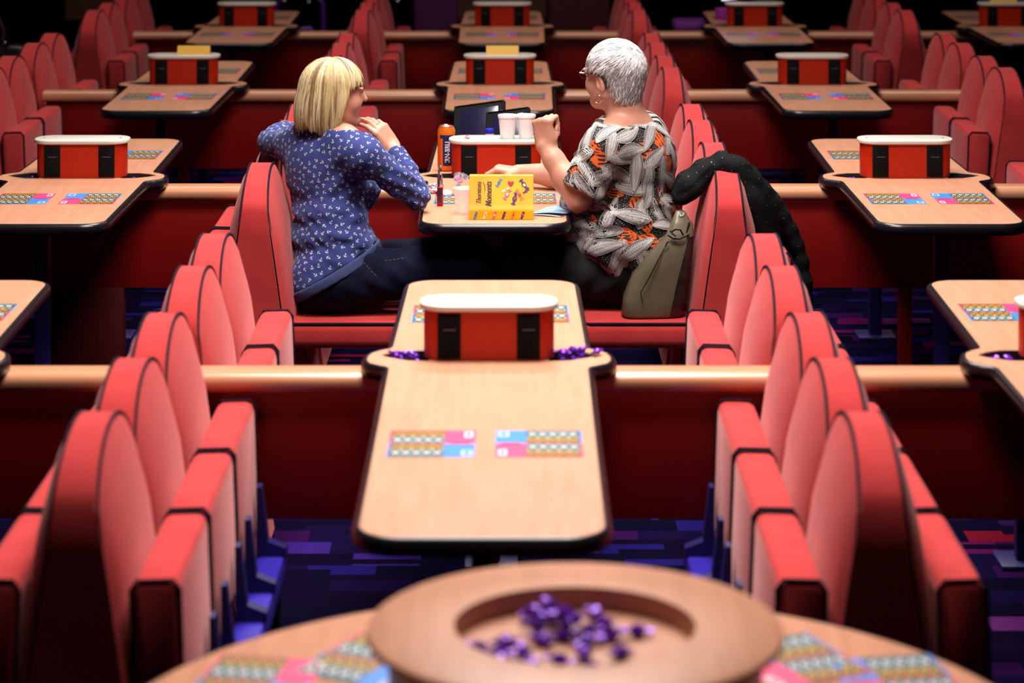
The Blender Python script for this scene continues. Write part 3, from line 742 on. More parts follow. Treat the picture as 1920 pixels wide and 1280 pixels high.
# ------------------------------------------------------------------ small signed-distance modeller (numpy) for bodies and clothes
class SDF:
    def __init__(s, lo, hi, h, fine=()):
        """grid from lo to hi with step h, finer inside the boxes (lo, hi, step) of fine"""
        s.ax = []
        for d in range(3):
            x = lo[d]; a = [x]
            while x < hi[d]:
                st = h
                for flo, fhi, fh in fine:
                    if flo[d] <= x <= fhi[d]: st = min(st, fh)
                    elif x < flo[d] < x+st: st = max(min(st, flo[d]-x), .0005)
                x += st; a.append(x)
            s.ax.append(np.array(a))
        s.F = np.full([len(a) for a in s.ax], 1.0, dtype=np.float32)
    def _win(s, lo, hi):
        sl = []
        for d in range(3):
            i0 = max(0, np.searchsorted(s.ax[d], lo[d])-1); i1 = min(len(s.ax[d]), np.searchsorted(s.ax[d], hi[d])+1)
            if i1 <= i0: return None
            sl.append(slice(i0, i1))
        X, Y, Z = np.meshgrid(*[s.ax[d][sl[d]].astype(np.float32) for d in range(3)], indexing='ij', sparse=True)
        return tuple(sl), X, Y, Z
    def _mix(s, sl, d, k, op):
        A = s.F[sl]
        if op == 'add':
            if k <= 0: s.F[sl] = np.minimum(A, d)
            else:
                h = np.clip(.5+.5*(A-d)/k, 0, 1); s.F[sl] = A*(1-h)+d*h-k*h*(1-h)
        else:
            d = -d
            if k <= 0: s.F[sl] = np.maximum(A, d)
            else:
                h = np.clip(.5-.5*(A-d)/k, 0, 1); s.F[sl] = A*(1-h)+d*h+k*h*(1-h)
    def cone(s, a, b, ra, rb, k=.01, op='add', flat_b=False, grow=0):
        a = np.array(a, float); b = np.array(b, float); ra += grow; rb += grow
        m = max(ra, rb)+k+.02
        w = s._win(np.minimum(a, b)-m, np.maximum(a, b)+m)
        if w is None: return s
        sl, X, Y, Z = w; ab = b-a; L2 = max(ab@ab, 1e-9)
        t = ((X-a[0])*ab[0]+(Y-a[1])*ab[1]+(Z-a[2])*ab[2])/L2
        tc = np.clip(t, 0, 1)
        d = np.sqrt((X-a[0]-tc*ab[0])**2+(Y-a[1]-tc*ab[1])**2+(Z-a[2]-tc*ab[2])**2)-(ra+(rb-ra)*tc)
        if flat_b: d = np.maximum(d, (t-1)*math.sqrt(L2))
        s._mix(sl, d, k, op); return s
    def chain(s, pts, k=.01, grow=0, op='add'):
        for (a, ra), (b, rb) in zip(pts[:-1], pts[1:]): s.cone(a, b, ra, rb, k, op, grow=grow)
        return s
    def ell(s, c, r, rot=None, k=.01, op='add', grow=0):
        """ellipsoid; rot is a 3x3 with the local axes as columns"""
        c = np.array(c, float); r = np.array(r, float)+grow
        m = max(r)+k+.02; w = s._win(c-m, c+m)
        if w is None: return s
        sl, X, Y, Z = w; X = X-c[0]; Y = Y-c[1]; Z = Z-c[2]
        if rot is not None:
            q = np.array(rot)
            X, Y, Z = [X*q[0, i]+Y*q[1, i]+Z*q[2, i] for i in range(3)]
        k0 = np.sqrt((X/r[0])**2+(Y/r[1])**2+(Z/r[2])**2); k1 = np.sqrt((X/r[0]**2)**2+(Y/r[1]**2)**2+(Z/r[2]**2)**2)
        d = k0*(k0-1)/np.maximum(k1, 1e-6)
        s._mix(sl, d, k, op); return s
    def cut(s, p, n, lo=None, hi=None, k=0):
        """remove everything on the +n side of the plane, inside the box lo-hi"""
        n = np.array(n, float); n /= np.linalg.norm(n)
        lo = [a[0] for a in s.ax] if lo is None else lo; hi = [a[-1] for a in s.ax] if hi is None else hi
        w = s._win(np.array(lo), np.array(hi))
        sl, X, Y, Z = w
        d = -((X-p[0])*n[0]+(Y-p[1])*n[1]+(Z-p[2])*n[2])
        s._mix(sl, d+0*s.F[sl], k, 'sub'); return s
    def warp(s, fn, lo=None, hi=None):
        lo = [a[0] for a in s.ax] if lo is None else lo; hi = [a[-1] for a in s.ax] if hi is None else hi
        sl, X, Y, Z = s._win(np.array(lo), np.array(hi))
        s.F[sl] += fn(X, Y, Z).astype(np.float32); return s
    def mesh(s):
        F = s.F; S = F < 0; n = F.shape
        c = [slice(0, -1), slice(1, None)]
        cnt = np.zeros([k-1 for k in n], np.int8)
        for i in (0, 1):
            for j in (0, 1):
                for k in (0, 1): cnt += S[c[i], c[j], c[k]]
        I = np.argwhere((cnt > 0) & (cnt < 8)); idx = np.full(cnt.shape, -1, np.int32); idx[I[:,0], I[:,1], I[:,2]] = np.arange(len(I))
        P = np.zeros((len(I), 3)); W = np.zeros(len(I))
        cor = [(i, j, k) for i in (0,1) for j in (0,1) for k in (0,1)]
        for a in cor:
            for d in range(3):
                if a[d]: continue
                b = list(a); b[d] = 1
                fa = F[I[:,0]+a[0], I[:,1]+a[1], I[:,2]+a[2]]; fb = F[I[:,0]+b[0], I[:,1]+b[1], I[:,2]+b[2]]
                m = (fa < 0) != (fb < 0); t = np.where(m, fa/np.where(m, fa-fb, 1), 0)
                q = np.tile(np.array(a, float), (len(I), 1)); q[:, d] += t
                P += q*m[:, None]; W += m
        P = P/np.maximum(W, 1)[:, None]+I
        V = np.stack([np.interp(P[:, d], np.arange(n[d]), s.ax[d]) for d in range(3)], 1)
        faces = []
        for d in range(3):
            u, v = (d+1) % 3, (d+2) % 3
            A = np.moveaxis(S, d, 0); E = np.argwhere(np.moveaxis(A[:-1] != A[1:], 0, d))
            E = E[(E[:, u] > 0) & (E[:, v] > 0) & (E[:, u] < n[u]-1) & (E[:, v] < n[v]-1)]
            def g(du, dv):
                q = E.copy(); q[:, u] -= du; q[:, v] -= dv; return idx[q[:,0], q[:,1], q[:,2]]
            Q = np.stack([g(1,1), g(0,1), g(0,0), g(1,0)], 1)
            flip = ~S[E[:,0], E[:,1], E[:,2]]
            Q[flip] = Q[flip][:, ::-1]
            faces.append(Q)
        Q = np.concatenate(faces); Q = Q[(Q >= 0).all(1)]
        return V, Q
def np_mesh(name, V, Q, mats, parent, midx=None, angle=180):
    me = bpy.data.meshes.new(name)
    me.vertices.add(len(V)); me.vertices.foreach_set('co', V.astype(np.float32).ravel())
    me.loops.add(Q.size); me.loops.foreach_set('vertex_index', Q.astype(np.int32).ravel())
    me.polygons.add(len(Q)); me.polygons.foreach_set('loop_start', np.arange(0, Q.size, 4, dtype=np.int32))
    if midx is not None: me.polygons.foreach_set('material_index', midx.astype(np.int32))
    me.update(calc_edges=True); me.validate()
    return link_mesh(name, me, mats, parent, True, angle)
def smooth_np(V, Q, it=2, lam=.5):
    E = np.concatenate([Q[:, [0,1]], Q[:, [1,2]], Q[:, [2,3]], Q[:, [3,0]]])
    n = len(V); deg = np.bincount(E.ravel(), minlength=n)[:, None]
    for _ in range(it):
        A = np.stack([np.bincount(E[:,0], V[E[:,1], d], n)+np.bincount(E[:,1], V[E[:,0], d], n) for d in range(3)], 1)
        V = V+lam*(A/np.maximum(deg, 1)-V)
    return V
def frame(fwd, up=(0,0,1)):
    f = np.array(fwd, float); f /= np.linalg.norm(f); u = np.array(up, float); u = u-f*(u@f); u /= np.linalg.norm(u)
    l = np.cross(u, f); return np.stack([f, l, u], 1)          # columns forward, left, up
def nrm(v): v = np.array(v, float); return v/np.linalg.norm(v)
def A3(*v): return np.array(v, float)

def head_sdf(s, c, Rm, sc=1.0, chin=0, full=0, ear=-.006):
    T = lambda x, y, z: np.array(c)+Rm@(np.array([x, y, z])*sc)
    def E(x, y, z, a, b, d, k=.012, op='add', rot=None): s.ell(T(x,y,z), (a*sc,b*sc,d*sc), Rm if rot is None else Rm@rot, k, op)
    E(-.012,0,.032,.094,.076,.080)
    E(.030,0,-.025,.062,.060,.080,.03)
    for y in (-1, 1):
        s.cone(T(-.005,y*.050,-.050), T(.066,y*.010,-.098+chin), (.026+full)*sc, (.017+full)*sc, .022)
        E(.058,y*.036,-.030,.026,.024,.028,.02)
        E(.085,y*.013,-.029,.010,.008,.009,.008)
        E(.094,y*.031,.006,.015,.017,.011,.010,'sub')
        E(.0775,y*.032,.006,.0135,.0150,.0110,.004)
        E(.080,y*.032,.0125,.0125,.0165,.0050,.004)
        E(.082,y*.034,.021,.010,.024,.006,.010)
        ca, sa = math.cos(R(18)), math.sin(R(18)); rt = np.array([[ca,0,sa],[0,1,0],[-sa,0,ca]])
        E(-.008,y*.077,ear-.004,.018,.009,.031,.005,'add',rt)
        E(-.002,y*.086,ear,.009,.007,.017,.005,'sub',rt)
        E(.000,y*.074,ear-.033,.008,.006,.010,.005)
    s.cone(T(.084,0,.016), T(.106,0,-.021), .0070*sc, .0088*sc, .012)
    E(.086,0,-.053,.011,.021,.0055,.007); E(.084,0,-.064,.011,.019,.0060,.007)
    E(.099,0,-.058,.010,.022,.0016,.003,'sub')
    E(.074,0,-.094+chin,.016,.018,.014,.014)
    return T

def hand_sdf(s, wrist, d, n, side, curls, spread=.10, thumb=(.55,.35), sc=1.0, tcurl=30, k=.006):
    """d: wrist to knuckles, n: palm normal, side +1 right hand / -1 left; curls: per finger three bend angles (index first)"""
    d = nrm(d); n = np.array(n, float); n = nrm(n-d*(n@d)); a = np.cross(d, n)*side     # a points to the thumb side
    W = np.array(wrist, float); Lp = .082*sc
    for q, wq in ((-.026,.0), (-.009,.0), (.009,.0), (.026,.0)):
        s.cone(W+a*q*.75*sc+d*.004, W+d*Lp*(.98 if abs(q) < .02 else .93)+a*q*sc, .0145*sc, .0115*sc, .012)
    s.ell(W+d*.026*sc+a*.022*sc+n*.009*sc, (.030*sc,.017*sc,.016*sc), np.stack([d,a,n],1), .012)
    s.ell(W+d*.030*sc-a*.022*sc+n*.008*sc, (.030*sc,.014*sc,.014*sc), np.stack([d,a,n],1), .012)
    Ls = [(.041,.026,.020), (.045,.029,.021), (.042,.027,.020), (.032,.020,.018)]
    for f in range(4):
        off = (.027-.018*f)*sc; p = W+d*Lp*(.98 if f in (1, 2) else .94)+a*off
        sp = (1.5-f)*spread; dd = nrm(d+a*sp); ang = 0
        for j in range(3):
            ang += R(curls[f][j]); v = dd*math.cos(ang)+n*math.sin(ang)
            L = Ls[f][j]*sc; r0 = (.0092-.0009*j-(.0008 if f == 3 else 0))*sc; r1 = r0-.0008*sc
            s.cone(p, p+v*L, r0, r1, k if j == 0 else .003); p = p+v*L
    p = W+d*.020*sc+a*.026*sc+n*.006*sc; v = nrm(d*thumb[0]+a*(thumb[2] if len(thumb) > 2 else 1.0)+n*thumb[1])
    for j, L in enumerate((.040, .030, .024)):
        s.cone(p, p+v*L*sc, (.0125-.0015*j)*sc, (.0110-.0015*j)*sc, .008 if j == 0 else .003); p = p+v*L*sc
        ax = R(tcurl); v = nrm(v*math.cos(ax)+(d*.6-a*.6+n*.5)*math.sin(ax))

class Decals:
    """flat print laid on a cloth surface: every polygon follows the nearest point of the cloth"""
    def __init__(s, V, Q):
        s.bvh = BVHTree.FromPolygons([tuple(v) for v in V], [tuple(q) for q in Q]); s.V, s.F, s.M = [], [], []
    def place(s, c, n, ang):
        n = Vector(n).normalized(); t = n.cross(Vector((0,0,1)))
        if t.length < .1: t = n.cross(Vector((0,1,0)))
        t.normalize(); b = n.cross(t)
        s.c = Vector(c); s.n = n; s.t = t*math.cos(ang)+b*math.sin(ang); s.b = n.cross(s.t)
    def pt(s, u, v, off):
        p = s.c+s.t*u+s.b*v
        h = s.bvh.find_nearest(p)
        if h[0] is None: return p
        m = h[1]
        if m.dot(s.n) < 0: m = -m
        return h[0]+m*off
    def poly(s, pts, off, mi):
        i = len(s.V); s.V += [s.pt(u, v, off) for u, v in pts]; s.F.append(tuple(range(i, i+len(pts)))); s.M.append(mi)
    def strip(s, L, Rr, off, mi):
        i = len(s.V); n = len(L)
        s.V += [s.pt(u, v, off) for u, v in L]+[s.pt(u, v, off) for u, v in Rr]
        for k in range(n-1): s.F.append((i+k, i+k+1, i+n+k+1, i+n+k)); s.M.append(mi)
    def line(s, pts, w, off, mi):
        L, Rr = [], []
        for k, p in enumerate(pts):
            a = pts[max(k-1, 0)]; b = pts[min(k+1, len(pts)-1)]
            dx, dy = b[0]-a[0], b[1]-a[1]; m = math.hypot(dx, dy) or 1
            wk = w[k] if isinstance(w, (list, tuple)) else w
            L.append((p[0]-dy/m*wk/2, p[1]+dx/m*wk/2)); Rr.append((p[0]+dy/m*wk/2, p[1]-dx/m*wk/2))
        s.strip(L, Rr, off, mi)
def poisson(V, N, r, rn, keep=None):
    order = list(range(len(V))); rn.shuffle(order); grid = {}; out = []
    for i in order:
        p = V[i]
        if keep is not None and not keep(p): continue
        key = tuple(int(math.floor(q/r)) for q in p); ok = True
        for dx in (-1,0,1):
            for dy in (-1,0,1):
                for dz in (-1,0,1):
                    for j in grid.get((key[0]+dx, key[1]+dy, key[2]+dz), ()):
                        if ((V[j]-p)**2).sum() < r*r: ok = False; break
                    if not ok: break
                if not ok: break
            if not ok: break
        if ok: grid.setdefault(key, []).append(i); out.append(i)
    return out
def vnormals(V, Q):
    fn = np.cross(V[Q[:,2]]-V[Q[:,0]], V[Q[:,3]]-V[Q[:,1]]); N = np.zeros_like(V)
    for k in range(4):
        for d in range(3): N[:, d] += np.bincount(Q[:, k], fn[:, d], len(V))
    return N/np.maximum(np.linalg.norm(N, axis=1, keepdims=True), 1e-9)
def merge_cloth(V, Q, D):
    """cloth surface plus its print as one vertex and face list"""
    verts = [tuple(v) for v in V]+[tuple(v) for v in D.V]; n = len(V)
    faces = [tuple(int(i) for i in q) for q in Q]+[tuple(i+n for i in f) for f in D.F]
    return verts, faces, [0]*len(Q)+D.M
# ------------------------------------------------------------------ people
def skin_mat(name, c1, c2, red):
    m = mat(name, c1, .48, spec=.4, sss=.12)
    return vary(m, c1, c2, (1,1,1), 14, 4, .3, .7, bump=.12, bscale=420, dist=.0006)
SKIN1 = skin_mat('fair_skin', (.52,.235,.155), (.60,.29,.195), 0)
SKIN2 = skin_mat('fair_freckled_skin', (.47,.215,.145), (.57,.285,.20), 0)
LIP = mat('lips', (.42,.10,.10), .4); EYEW = mat('eye_white', (.8,.78,.75), .15); IRIS = mat('iris', (.05,.07,.08), .1, coat=1)
BROW = mat('eyebrow_hair', (.20,.12,.06), .8)
BLUE = vary(mat('navy_jersey', (.02,.03,.16), .85, spec=.15, sheen=.2, sheen_tint=(.6,.7,1)), (.028,.040,.165), (.040,.055,.21), (1,1,1), 12, 4, .3, .7, bump=.2, bscale=500, dist=.0008)
ANCH = mat('white_print', (.62,.66,.76), .8)
DENIM = vary(mat('dark_denim', (.005,.006,.02), .9, spec=.1), (.0035,.0045,.015), (.007,.009,.028), (1,1,1), 30, 4, .3, .7, bump=.3, bscale=600, dist=.0008)
DENIML = mat('denim_waistband', (.03,.045,.14), .85); STITCH = mat('tan_stitch', (.16,.10,.06), .8)
BLACKC = vary(mat('black_trousers', (.006,.006,.007), .8, spec=.2), (.004,.004,.005), (.010,.010,.012), (1,1,1), 12, 4, .3, .7, bump=.3, bscale=60, dist=.003)
SHOE = mat('black_shoe', (.01,.01,.012), .4)
PRK = mat('print_cloth_black', (.010,.010,.011), .85, sheen=.05); PRW = mat('print_cloth_white', (.70,.68,.66), .85); PRO = mat('print_cloth_orange', (.72,.10,.012), .85)
PRG = mat('print_cloth_grey', (.18,.17,.17), .85)

def legs(s, hips, knees, ankles, grow, thick=1.0, k=.03, foot=True):
    for h, kn, an in zip(hips, knees, ankles):
        h, kn, an = map(np.array, (h, kn, an))
        s.cone(h, kn, .084*thick, .062*thick, k, grow=grow)
        s.cone(kn, kn*.6+an*.4, .060*thick, .054*thick, .02, grow=grow); s.cone(kn*.6+an*.4, an, .054*thick, .036, .02, grow=grow)

def eyes(parent, T, Rm, sc):
    for y in (-.032, .032):
        b = MB(); c = T(.0790, y, .0060); b.sphere(c, .0126*sc, 16, 12)
        o = b.build('eye', EYEW, parent, angle=180)
        b = MB(); b.sphere(T(.0868, y, .0060), .0062*sc, 12, 8); b.build('iris', IRIS, o, angle=180)
        b = MB(); P = [T(.088-.022*abs(t)**1.6, y+.020*t*(1 if y > 0 else -1)*1.0, .0245+.004*(1-t*t)) for t in (-.9,-.5,0,.5,.9,1.1)]
        b.tube(P, [.0015,.0024,.0027,.0024,.0016,.0008], 6); b.build('eyebrow', BROW, parent, angle=180)
        b = MB(); P = [T(.0935-.010*t*t, y+.0145*t, .0112-.003*t*t) for t in (-1,-.5,0,.5,1)]
        b.tube(P, .0012, 5); b.build('eyelashes', BLKM, parent, angle=180)

def lock_tube(b, P, r):
    n = len(P); b.tube(P, [r*(.55+.45*math.sin(math.pi*min(1, .15+.8*k/(n-1)))) if k < n-1 else r*.15 for k in range(n)], 5, caps=False)

# ================================================== woman with blonde bob, facing right and away
def person_blonde():
    root = empty('person', (-.60, 8.63, .435))
    tag(root, 'person with blonde bob in blue anchor-print top, chin on hand, seated on the left', 'person')
    inv = Matrix.Translation((.60, -8.63, -.435))
    def put(o):
        if o.parent == root: o.matrix_parent_inverse = inv
        return o
    f_t = A3(math.cos(R(52)), math.sin(R(52)), 0); r_t = A3(f_t[1], -f_t[0], 0)        # chest facing, her right
    f_w = A3(math.cos(R(32)), math.sin(R(32)), 0); r_w = A3(f_w[1], -f_w[0], 0)
    chest = A3(-.628, 8.66, .880); waist = A3(-.612, 8.635, .715); pelv = A3(-.575, 8.63, .560)
    RS, RE, RW_ = A3(-.485, 8.520, .962), A3(-.318, 8.605, .812), A3(-.408, 8.752, .958)
    LS, LE, LW = A3(-.752, 8.775, .966), A3(-.840, 8.930, .950), A3(-.800, 9.165, .966)
    HD, HN = A3(-.56,-.04,.82), A3(-.50,.72,-.42)
    hips = [A3(-.555, 8.545, .540), A3(-.555, 8.725, .540)]; knees = [A3(-.140, 8.535, .605), A3(-.140, 8.755, .590)]
    ank = [A3(-.20, 8.57, .09), A3(-.13, 8.78, .09)]
    hc = A3(-.598, 8.678, 1.153); hf = A3(math.cos(R(12)), math.sin(R(12)), -.03); HR = frame(hf); hs = .965
    def torso(s, g, k=.035):
        s.ell(pelv, (.135,.175,.115), frame((1,.12,0)), k, grow=g)
        s.ell(pelv+A3(-.055,-.075,-.02), (.105,.098,.100), None, k, grow=g); s.ell(pelv+A3(-.055,.085,-.02), (.105,.098,.100), None, k, grow=g)
        s.ell(waist, (.112,.142,.120), frame(f_w), .06, grow=g)
        s.ell(waist+A3(.01,0,-.07), (.120,.155,.09), frame(f_w), .05, grow=g)
        s.ell(chest, (.108,.150,.140), frame(f_t), .06, grow=g)
        for q in (-1, 1): s.ell(chest+f_t*.088+r_t*q*.072+A3(0,0,-.055), (.062,.066,.062), frame(f_t), .03, grow=g)
        s.cone(LS+A3(.03,-.03,-.01), RS+A3(-.03,.03,-.005), .060, .060, .05, grow=g)
        for p in (LS, RS): s.cone(p*.45+(chest+A3(0,0,.16))*.55, p, .060, .052, .04, grow=g)
    # ---- body
    s = SDF((-1.0,8.30,-.02), (.02,9.42,1.31), .007, [((-.73,8.57,.98), (-.46,8.80,1.30), .003), ((-.57,8.68,.93), (-.38,8.82,1.09), .0026)])
    torso(s, -.004)
    legs(s, hips, knees, ank, 0)
    for a in ank: s.cone(a+A3(0,0,-.03), a+A3(.13,0,-.05), .036, .026, .02)
    s.chain([(RS,.050), (RS*.4+RE*.6,.043), (RE,.036), (RE*.6+RW_*.4,.039), (RW_,.026)], .015)
    s.chain([(LS,.050), (LS*.4+LE*.6,.043), (LE,.036), (LE*.6+LW*.4,.037), (LW,.026)], .015)
    nb = A3(-.616, 8.668, 1.018)
    s.cone(nb+A3(0,0,-.03), hc+HR@A3(-.028,0,-.055), .062, .051, .02)
    s.cone(nb+A3(0,0,-.02), LS+A3(.06,-.04,.015), .045, .040, .03); s.cone(nb+A3(0,0,-.02), RS+A3(-.06,.04,.015), .045, .040, .03)
    T = head_sdf(s, hc, HR, hs)
    hand_sdf(s, RW_, HD, HN, 1, [(24,28,14),(20,30,16),(26,34,18),(38,40,22)], .05, (.75,.5), .95, 22)
    hand_sdf(s, LW, A3(.1,1,-.05), A3(-.2,.1,-1), -1, [(22,25,15)]*4, .08, (.7,.3), .93, 15)
    V, Q = s.mesh(); V = smooth_np(V, Q, 2, .45)
    ctr = V[Q].mean(1); loc = (ctr-hc)@HR/hs
    lips = (loc[:,0] > .080) & (np.abs(loc[:,1]) < .024) & (loc[:,2] > -.072) & (loc[:,2] < -.046)
    body = put(np_mesh('body', V, Q, [SKIN1, LIP], root, lips.astype(int)))



    eyes_w(root, T, HR, hs, put)
    # ---- top
    s = SDF((-1.0,8.30,.44), (-.20,9.42,1.08), .0055)
    torso(s, .007)
    s.chain([(RS,.056), (RS*.4+RE*.6,.049), (RE,.041), (RE*.6+RW_*.4,.043), (RE*.1+RW_*.9,.034)], .02)
    s.chain([(LS,.056), (LS*.4+LE*.6,.050), (LE,.044), (LE*.6+LW*.4,.044), (LE*.1+LW*.9,.034)], .02)
    s.cone(nb+A3(0,0,-.035), nb+A3(0,0,-.005), .078, .068, .03)
    dW = nrm(RW_-RE); s.cut(RW_-dW*.018, dW, RW_-.08, RW_+.08)
    dW = nrm(LW-LE); s.cut(LW-dW*.018, dW, LW-.08, LW+.08)
    def folds(X, Y, Z):
        m1 = np.exp(-((Z-.70)/.12)**2)
        q = Z+.20*(X+.6)-.10*(Y-8.6)
        w = m1*(.0058*np.sin(q*78+3*np.sin(X*14)+2.0*np.sin(Y*9))+.0020*np.sin(q*150+4*np.sin(X*21+1)))
        m2 = np.exp(-((Z-.86)/.10)**2)*np.exp(-((X+.52)/.12)**2)
        w = w+m2*.0050*np.sin((Z*.8-X*.9)*85+2*np.sin(Y*15))
        m3 = np.exp(-((X+.33)**2+(Z-.86)**2)/.010)
        w = w+m3*.0050*np.sin((Z+X*.4)*140+2*np.sin(Y*22))
        m4 = np.exp(-((X+.80)**2+(Z-.97)**2)/.008)
        return w+m4*.0028*np.sin((Y+X)*120)
    s.warp(folds)
    hem_p, hem_n = A3(-.665, 8.63, .535), nrm(A3(.50,0,-.86))
    s.cut(hem_p, hem_n)
    s.cut(nb+A3(0,0,.014), nrm(A3(.10,.12,1)), nb-A3(.12,.12,.05), nb+A3(.12,.12,.1))
    V, Q = s.mesh(); V = smooth_np(V, Q, 2, .4)
    D = Decals(V, Q); N = vnormals(V, Q); rn = random.Random(4)
    for i in poisson(V, N, .0218, rn):
        D.place(V[i], N[i], rn.uniform(0, 6.28)); o = .0009; z = .92
        D.line([(-.0062*z, -.0010*z), (-.0050*z, -.0038*z), (-.0025*z, -.0056*z), (0, -.0062*z), (.0025*z, -.0056*z), (.0050*z, -.0038*z), (.0062*z, -.0010*z)], [.0008,.0016,.0019,.0022,.0019,.0016,.0008], o, 1)
        D.line([(0, -.0058*z), (0, .0048*z)], .0015, o, 1); D.line([(-.0027*z, .0030*z), (.0027*z, .0030*z)], .0013, o, 1)
        D.poly([(.0017*math.cos(a*1.0472)*z, .0060*z+.0017*math.sin(a*1.0472)*z) for a in range(6)], o, 1)
    vs, fs, mi = merge_cloth(V, Q, D)
    put(mesh_from('shirt', vs, fs, [BLUE, ANCH], root, mi, True, 180))
    # ---- jeans
    s = SDF((-.85,8.30,.02), (.02,9.0,.78), .007)
    torso(s, .010); legs(s, hips, knees, ank, .010)
    s.cut(hem_p-hem_n*.012, -hem_n)
    s.cut(A3(0,0,.085), A3(0,0,-1))
    s.warp(lambda X, Y, Z: .003*np.sin((X*.6+Z)*90+2*np.sin(Y*14))*np.exp(-((X+.45)/.10)**2))
    V, Q = s.mesh(); V = smooth_np(V, Q, 2, .4)
    jeans = put(np_mesh('jeans', V, Q, DENIM, root))
    s = SDF((-.85,8.36,.44), (-.38,8.90,.76), .005)
    torso(s, .0185); s.cut(hem_p-hem_n*.008, -hem_n); s.cut(hem_p+hem_n*.026, hem_n)
    V2, Q2 = s.mesh(); V2 = smooth_np(V2, Q2, 1, .4); np_mesh('waistband', V2, Q2, DENIML, jeans)
    D = Decals(V, Q)
    def stitch(pts):
        D.place(pts[0], A3(0,-1,.1), 0); P = [Vector(p) for p in pts]; L = []
        for a, b in zip(P[:-1], P[1:]):
            m = max(2, int((b-a).length/.012))
            for k in range(m):
                p0 = D.bvh.find_nearest(a.lerp(b, k/m)); p1 = D.bvh.find_nearest(a.lerp(b, (k+.55)/m))
                if p0[0] is None: continue
                e = p0[1]*.0012; t = (p1[0]-p0[0]); w = t.cross(p0[1]).normalized()*.0006; i = len(D.V)
                D.V += [p0[0]+e-w, p1[0]+e-w, p1[0]+e+w, p0[0]+e+w]; D.F.append((i,i+1,i+2,i+3)); D.M.append(0)
    stitch([at(676,492,8.5), at(712,530,8.5)]); stitch([at(676,492,8.5), at(690,470,8.5)]); stitch([at(722,488,8.48), at(760,484,8.48)])
    put(mesh_from('pocket_stitching', D.V, D.F, [STITCH], jeans, None, False)) if D.V else None
    for a in ank:
        b = MB(); b.prism([(-.05,-.04),(.15,-.032),(.185,-.02),(.19,.0),(.185,.02),(.15,.032),(-.05,.04)], 2, 0, .075, .018, 3, Matrix.Translation((a[0], a[1], .0)))
        put(b.build('shoe', SHOE, root, angle=60))
    # ---- hair: a bob with a fringe
    HA = vary(mat('blonde_hair', (.55,.38,.17), .42, spec=.45), (.36,.25,.10), (.66,.50,.25), (90,90,5), 1, 3, .32, .66, bump=.2, bscale=90, dist=.002)
    HB = mat('blonde_strand_light', (.60,.49,.285), .38, spec=.5); HC = mat('blonde_strand_dark', (.21,.135,.065), .42, spec=.4)
    def hair_pt(phi, t, rr=1.0, L=1.0):
        """phi: angle from the face (left positive); t: 0 crown to 1 tip; L: length hanging below the widest level"""
        a, bq, cq = .114*rr, .098*rr, .106*rr; D_ = .168
        co_, si_ = math.cos(phi), math.sin(phi); sl = t*(D_+L)
        if sl < D_:
            th_ = sl/D_*math.pi/2
            p = A3(-.014+a*math.sin(th_)*co_, bq*math.sin(th_)*si_, .018+cq*math.cos(th_))
        else:
            h = sl-D_; u = h/.14; x = 1+.11*math.sin(min(u, 1.2)*2.3)-.07*u*u
            p = A3(-.014+a*co_*x-.006*u, bq*si_*x*1.02, .018-h)
        return T(*p)
    def adeg(phi): return abs((math.degrees(phi)+180) % 360-180)
    def length(phi):
        d = adeg(phi)
        if d < 58: return -.036+.022*(d/58)**2
        if d < 82: return -.014+.150*((d-58)/24)**1.9
        return .140+.005*math.sin(phi*9)-.004*math.cos(phi*5)
    V, Fc = [], []; NP_, NT = 90, 24
    for lay, rr in enumerate((1.0, .90)):
        for i in range(NP_):
            ph = 2*math.pi*i/NP_
            for k in range(NT+1):
                g = 1+.006*math.sin(ph*23+2*math.sin(k*.25))+.004*math.sin(ph*41)
                V.append(hair_pt(ph, k/NT, rr*(g if lay == 0 else 1), length(ph)))
    m = NT+1
    for i in range(NP_):
        j = (i+1) % NP_
        for k in range(NT):
            Fc.append((i*m+k, i*m+k+1, j*m+k+1, j*m+k)); q = NP_*m
            Fc.append((q+i*m+k, q+j*m+k, q+j*m+k+1, q+i*m+k+1))
        Fc.append((i*m+NT, NP_*m+i*m+NT, NP_*m+j*m+NT, j*m+NT))
    hair = put(mesh_from('hair', V, Fc, HA, root, None, True, 180))
    rn = random.Random(21); bl, bm_, bd = MB(), MB(), MB()
    for c in range(250):                                    # locks of hair, each a bundle of strands closing towards its tip
        ph0 = rn.uniform(0, 2*math.pi); sw = rn.gauss(0, .07); wv = rn.uniform(0, 6); t0 = rn.choice((.03,.08,.15,.3)); lift = rn.uniform(.010,.044)*(.6 if rn.random() < .5 else 1)
        if 50 < adeg(ph0) < 84: sw *= .3
        cl = (bl, bm_, bd)[0 if (v_ := rn.random()) < .36 else 1 if v_ < .70 else 2]; dl = rn.gauss(.002, .006)
        for q in range(9):
            off = rn.gauss(0, .045); up_ = rn.uniform(-.006, .008); dq = rn.gauss(0, .004); P = []
            for k in range(15):
                t = t0+(1-t0)*k/14; e = (t-t0)/(1-t0)
                ph = ph0+sw*e*e+off*(1-.55*e)+.010*math.sin(t*8+wv)
                L_ = length(ph0+off*.6)+dl+dq
                P.append(hair_pt(ph, t, 1.008+up_*.4+lift*math.sin(math.pi*min(1, e*1.05))**.8+.012*e*e*(1+math.sin(wv)), L_))
            lock_tube(cl, P, rn.uniform(.0008,.0017))
    for q in range(46):                                     # flyaway hairs over the crown
        ph = rn.uniform(1.2, 5.0); P = [hair_pt(ph+.03*k*rn.random(), .05+.07*k, 1.02+.02*math.sin(k*.8)+.010*k*rn.random(), .12) for k in range(6)]
        bl.tube(P, .00035, 4, caps=False)
    HM = mat('blonde_strand_mid', (.48,.35,.16), .4, spec=.45)
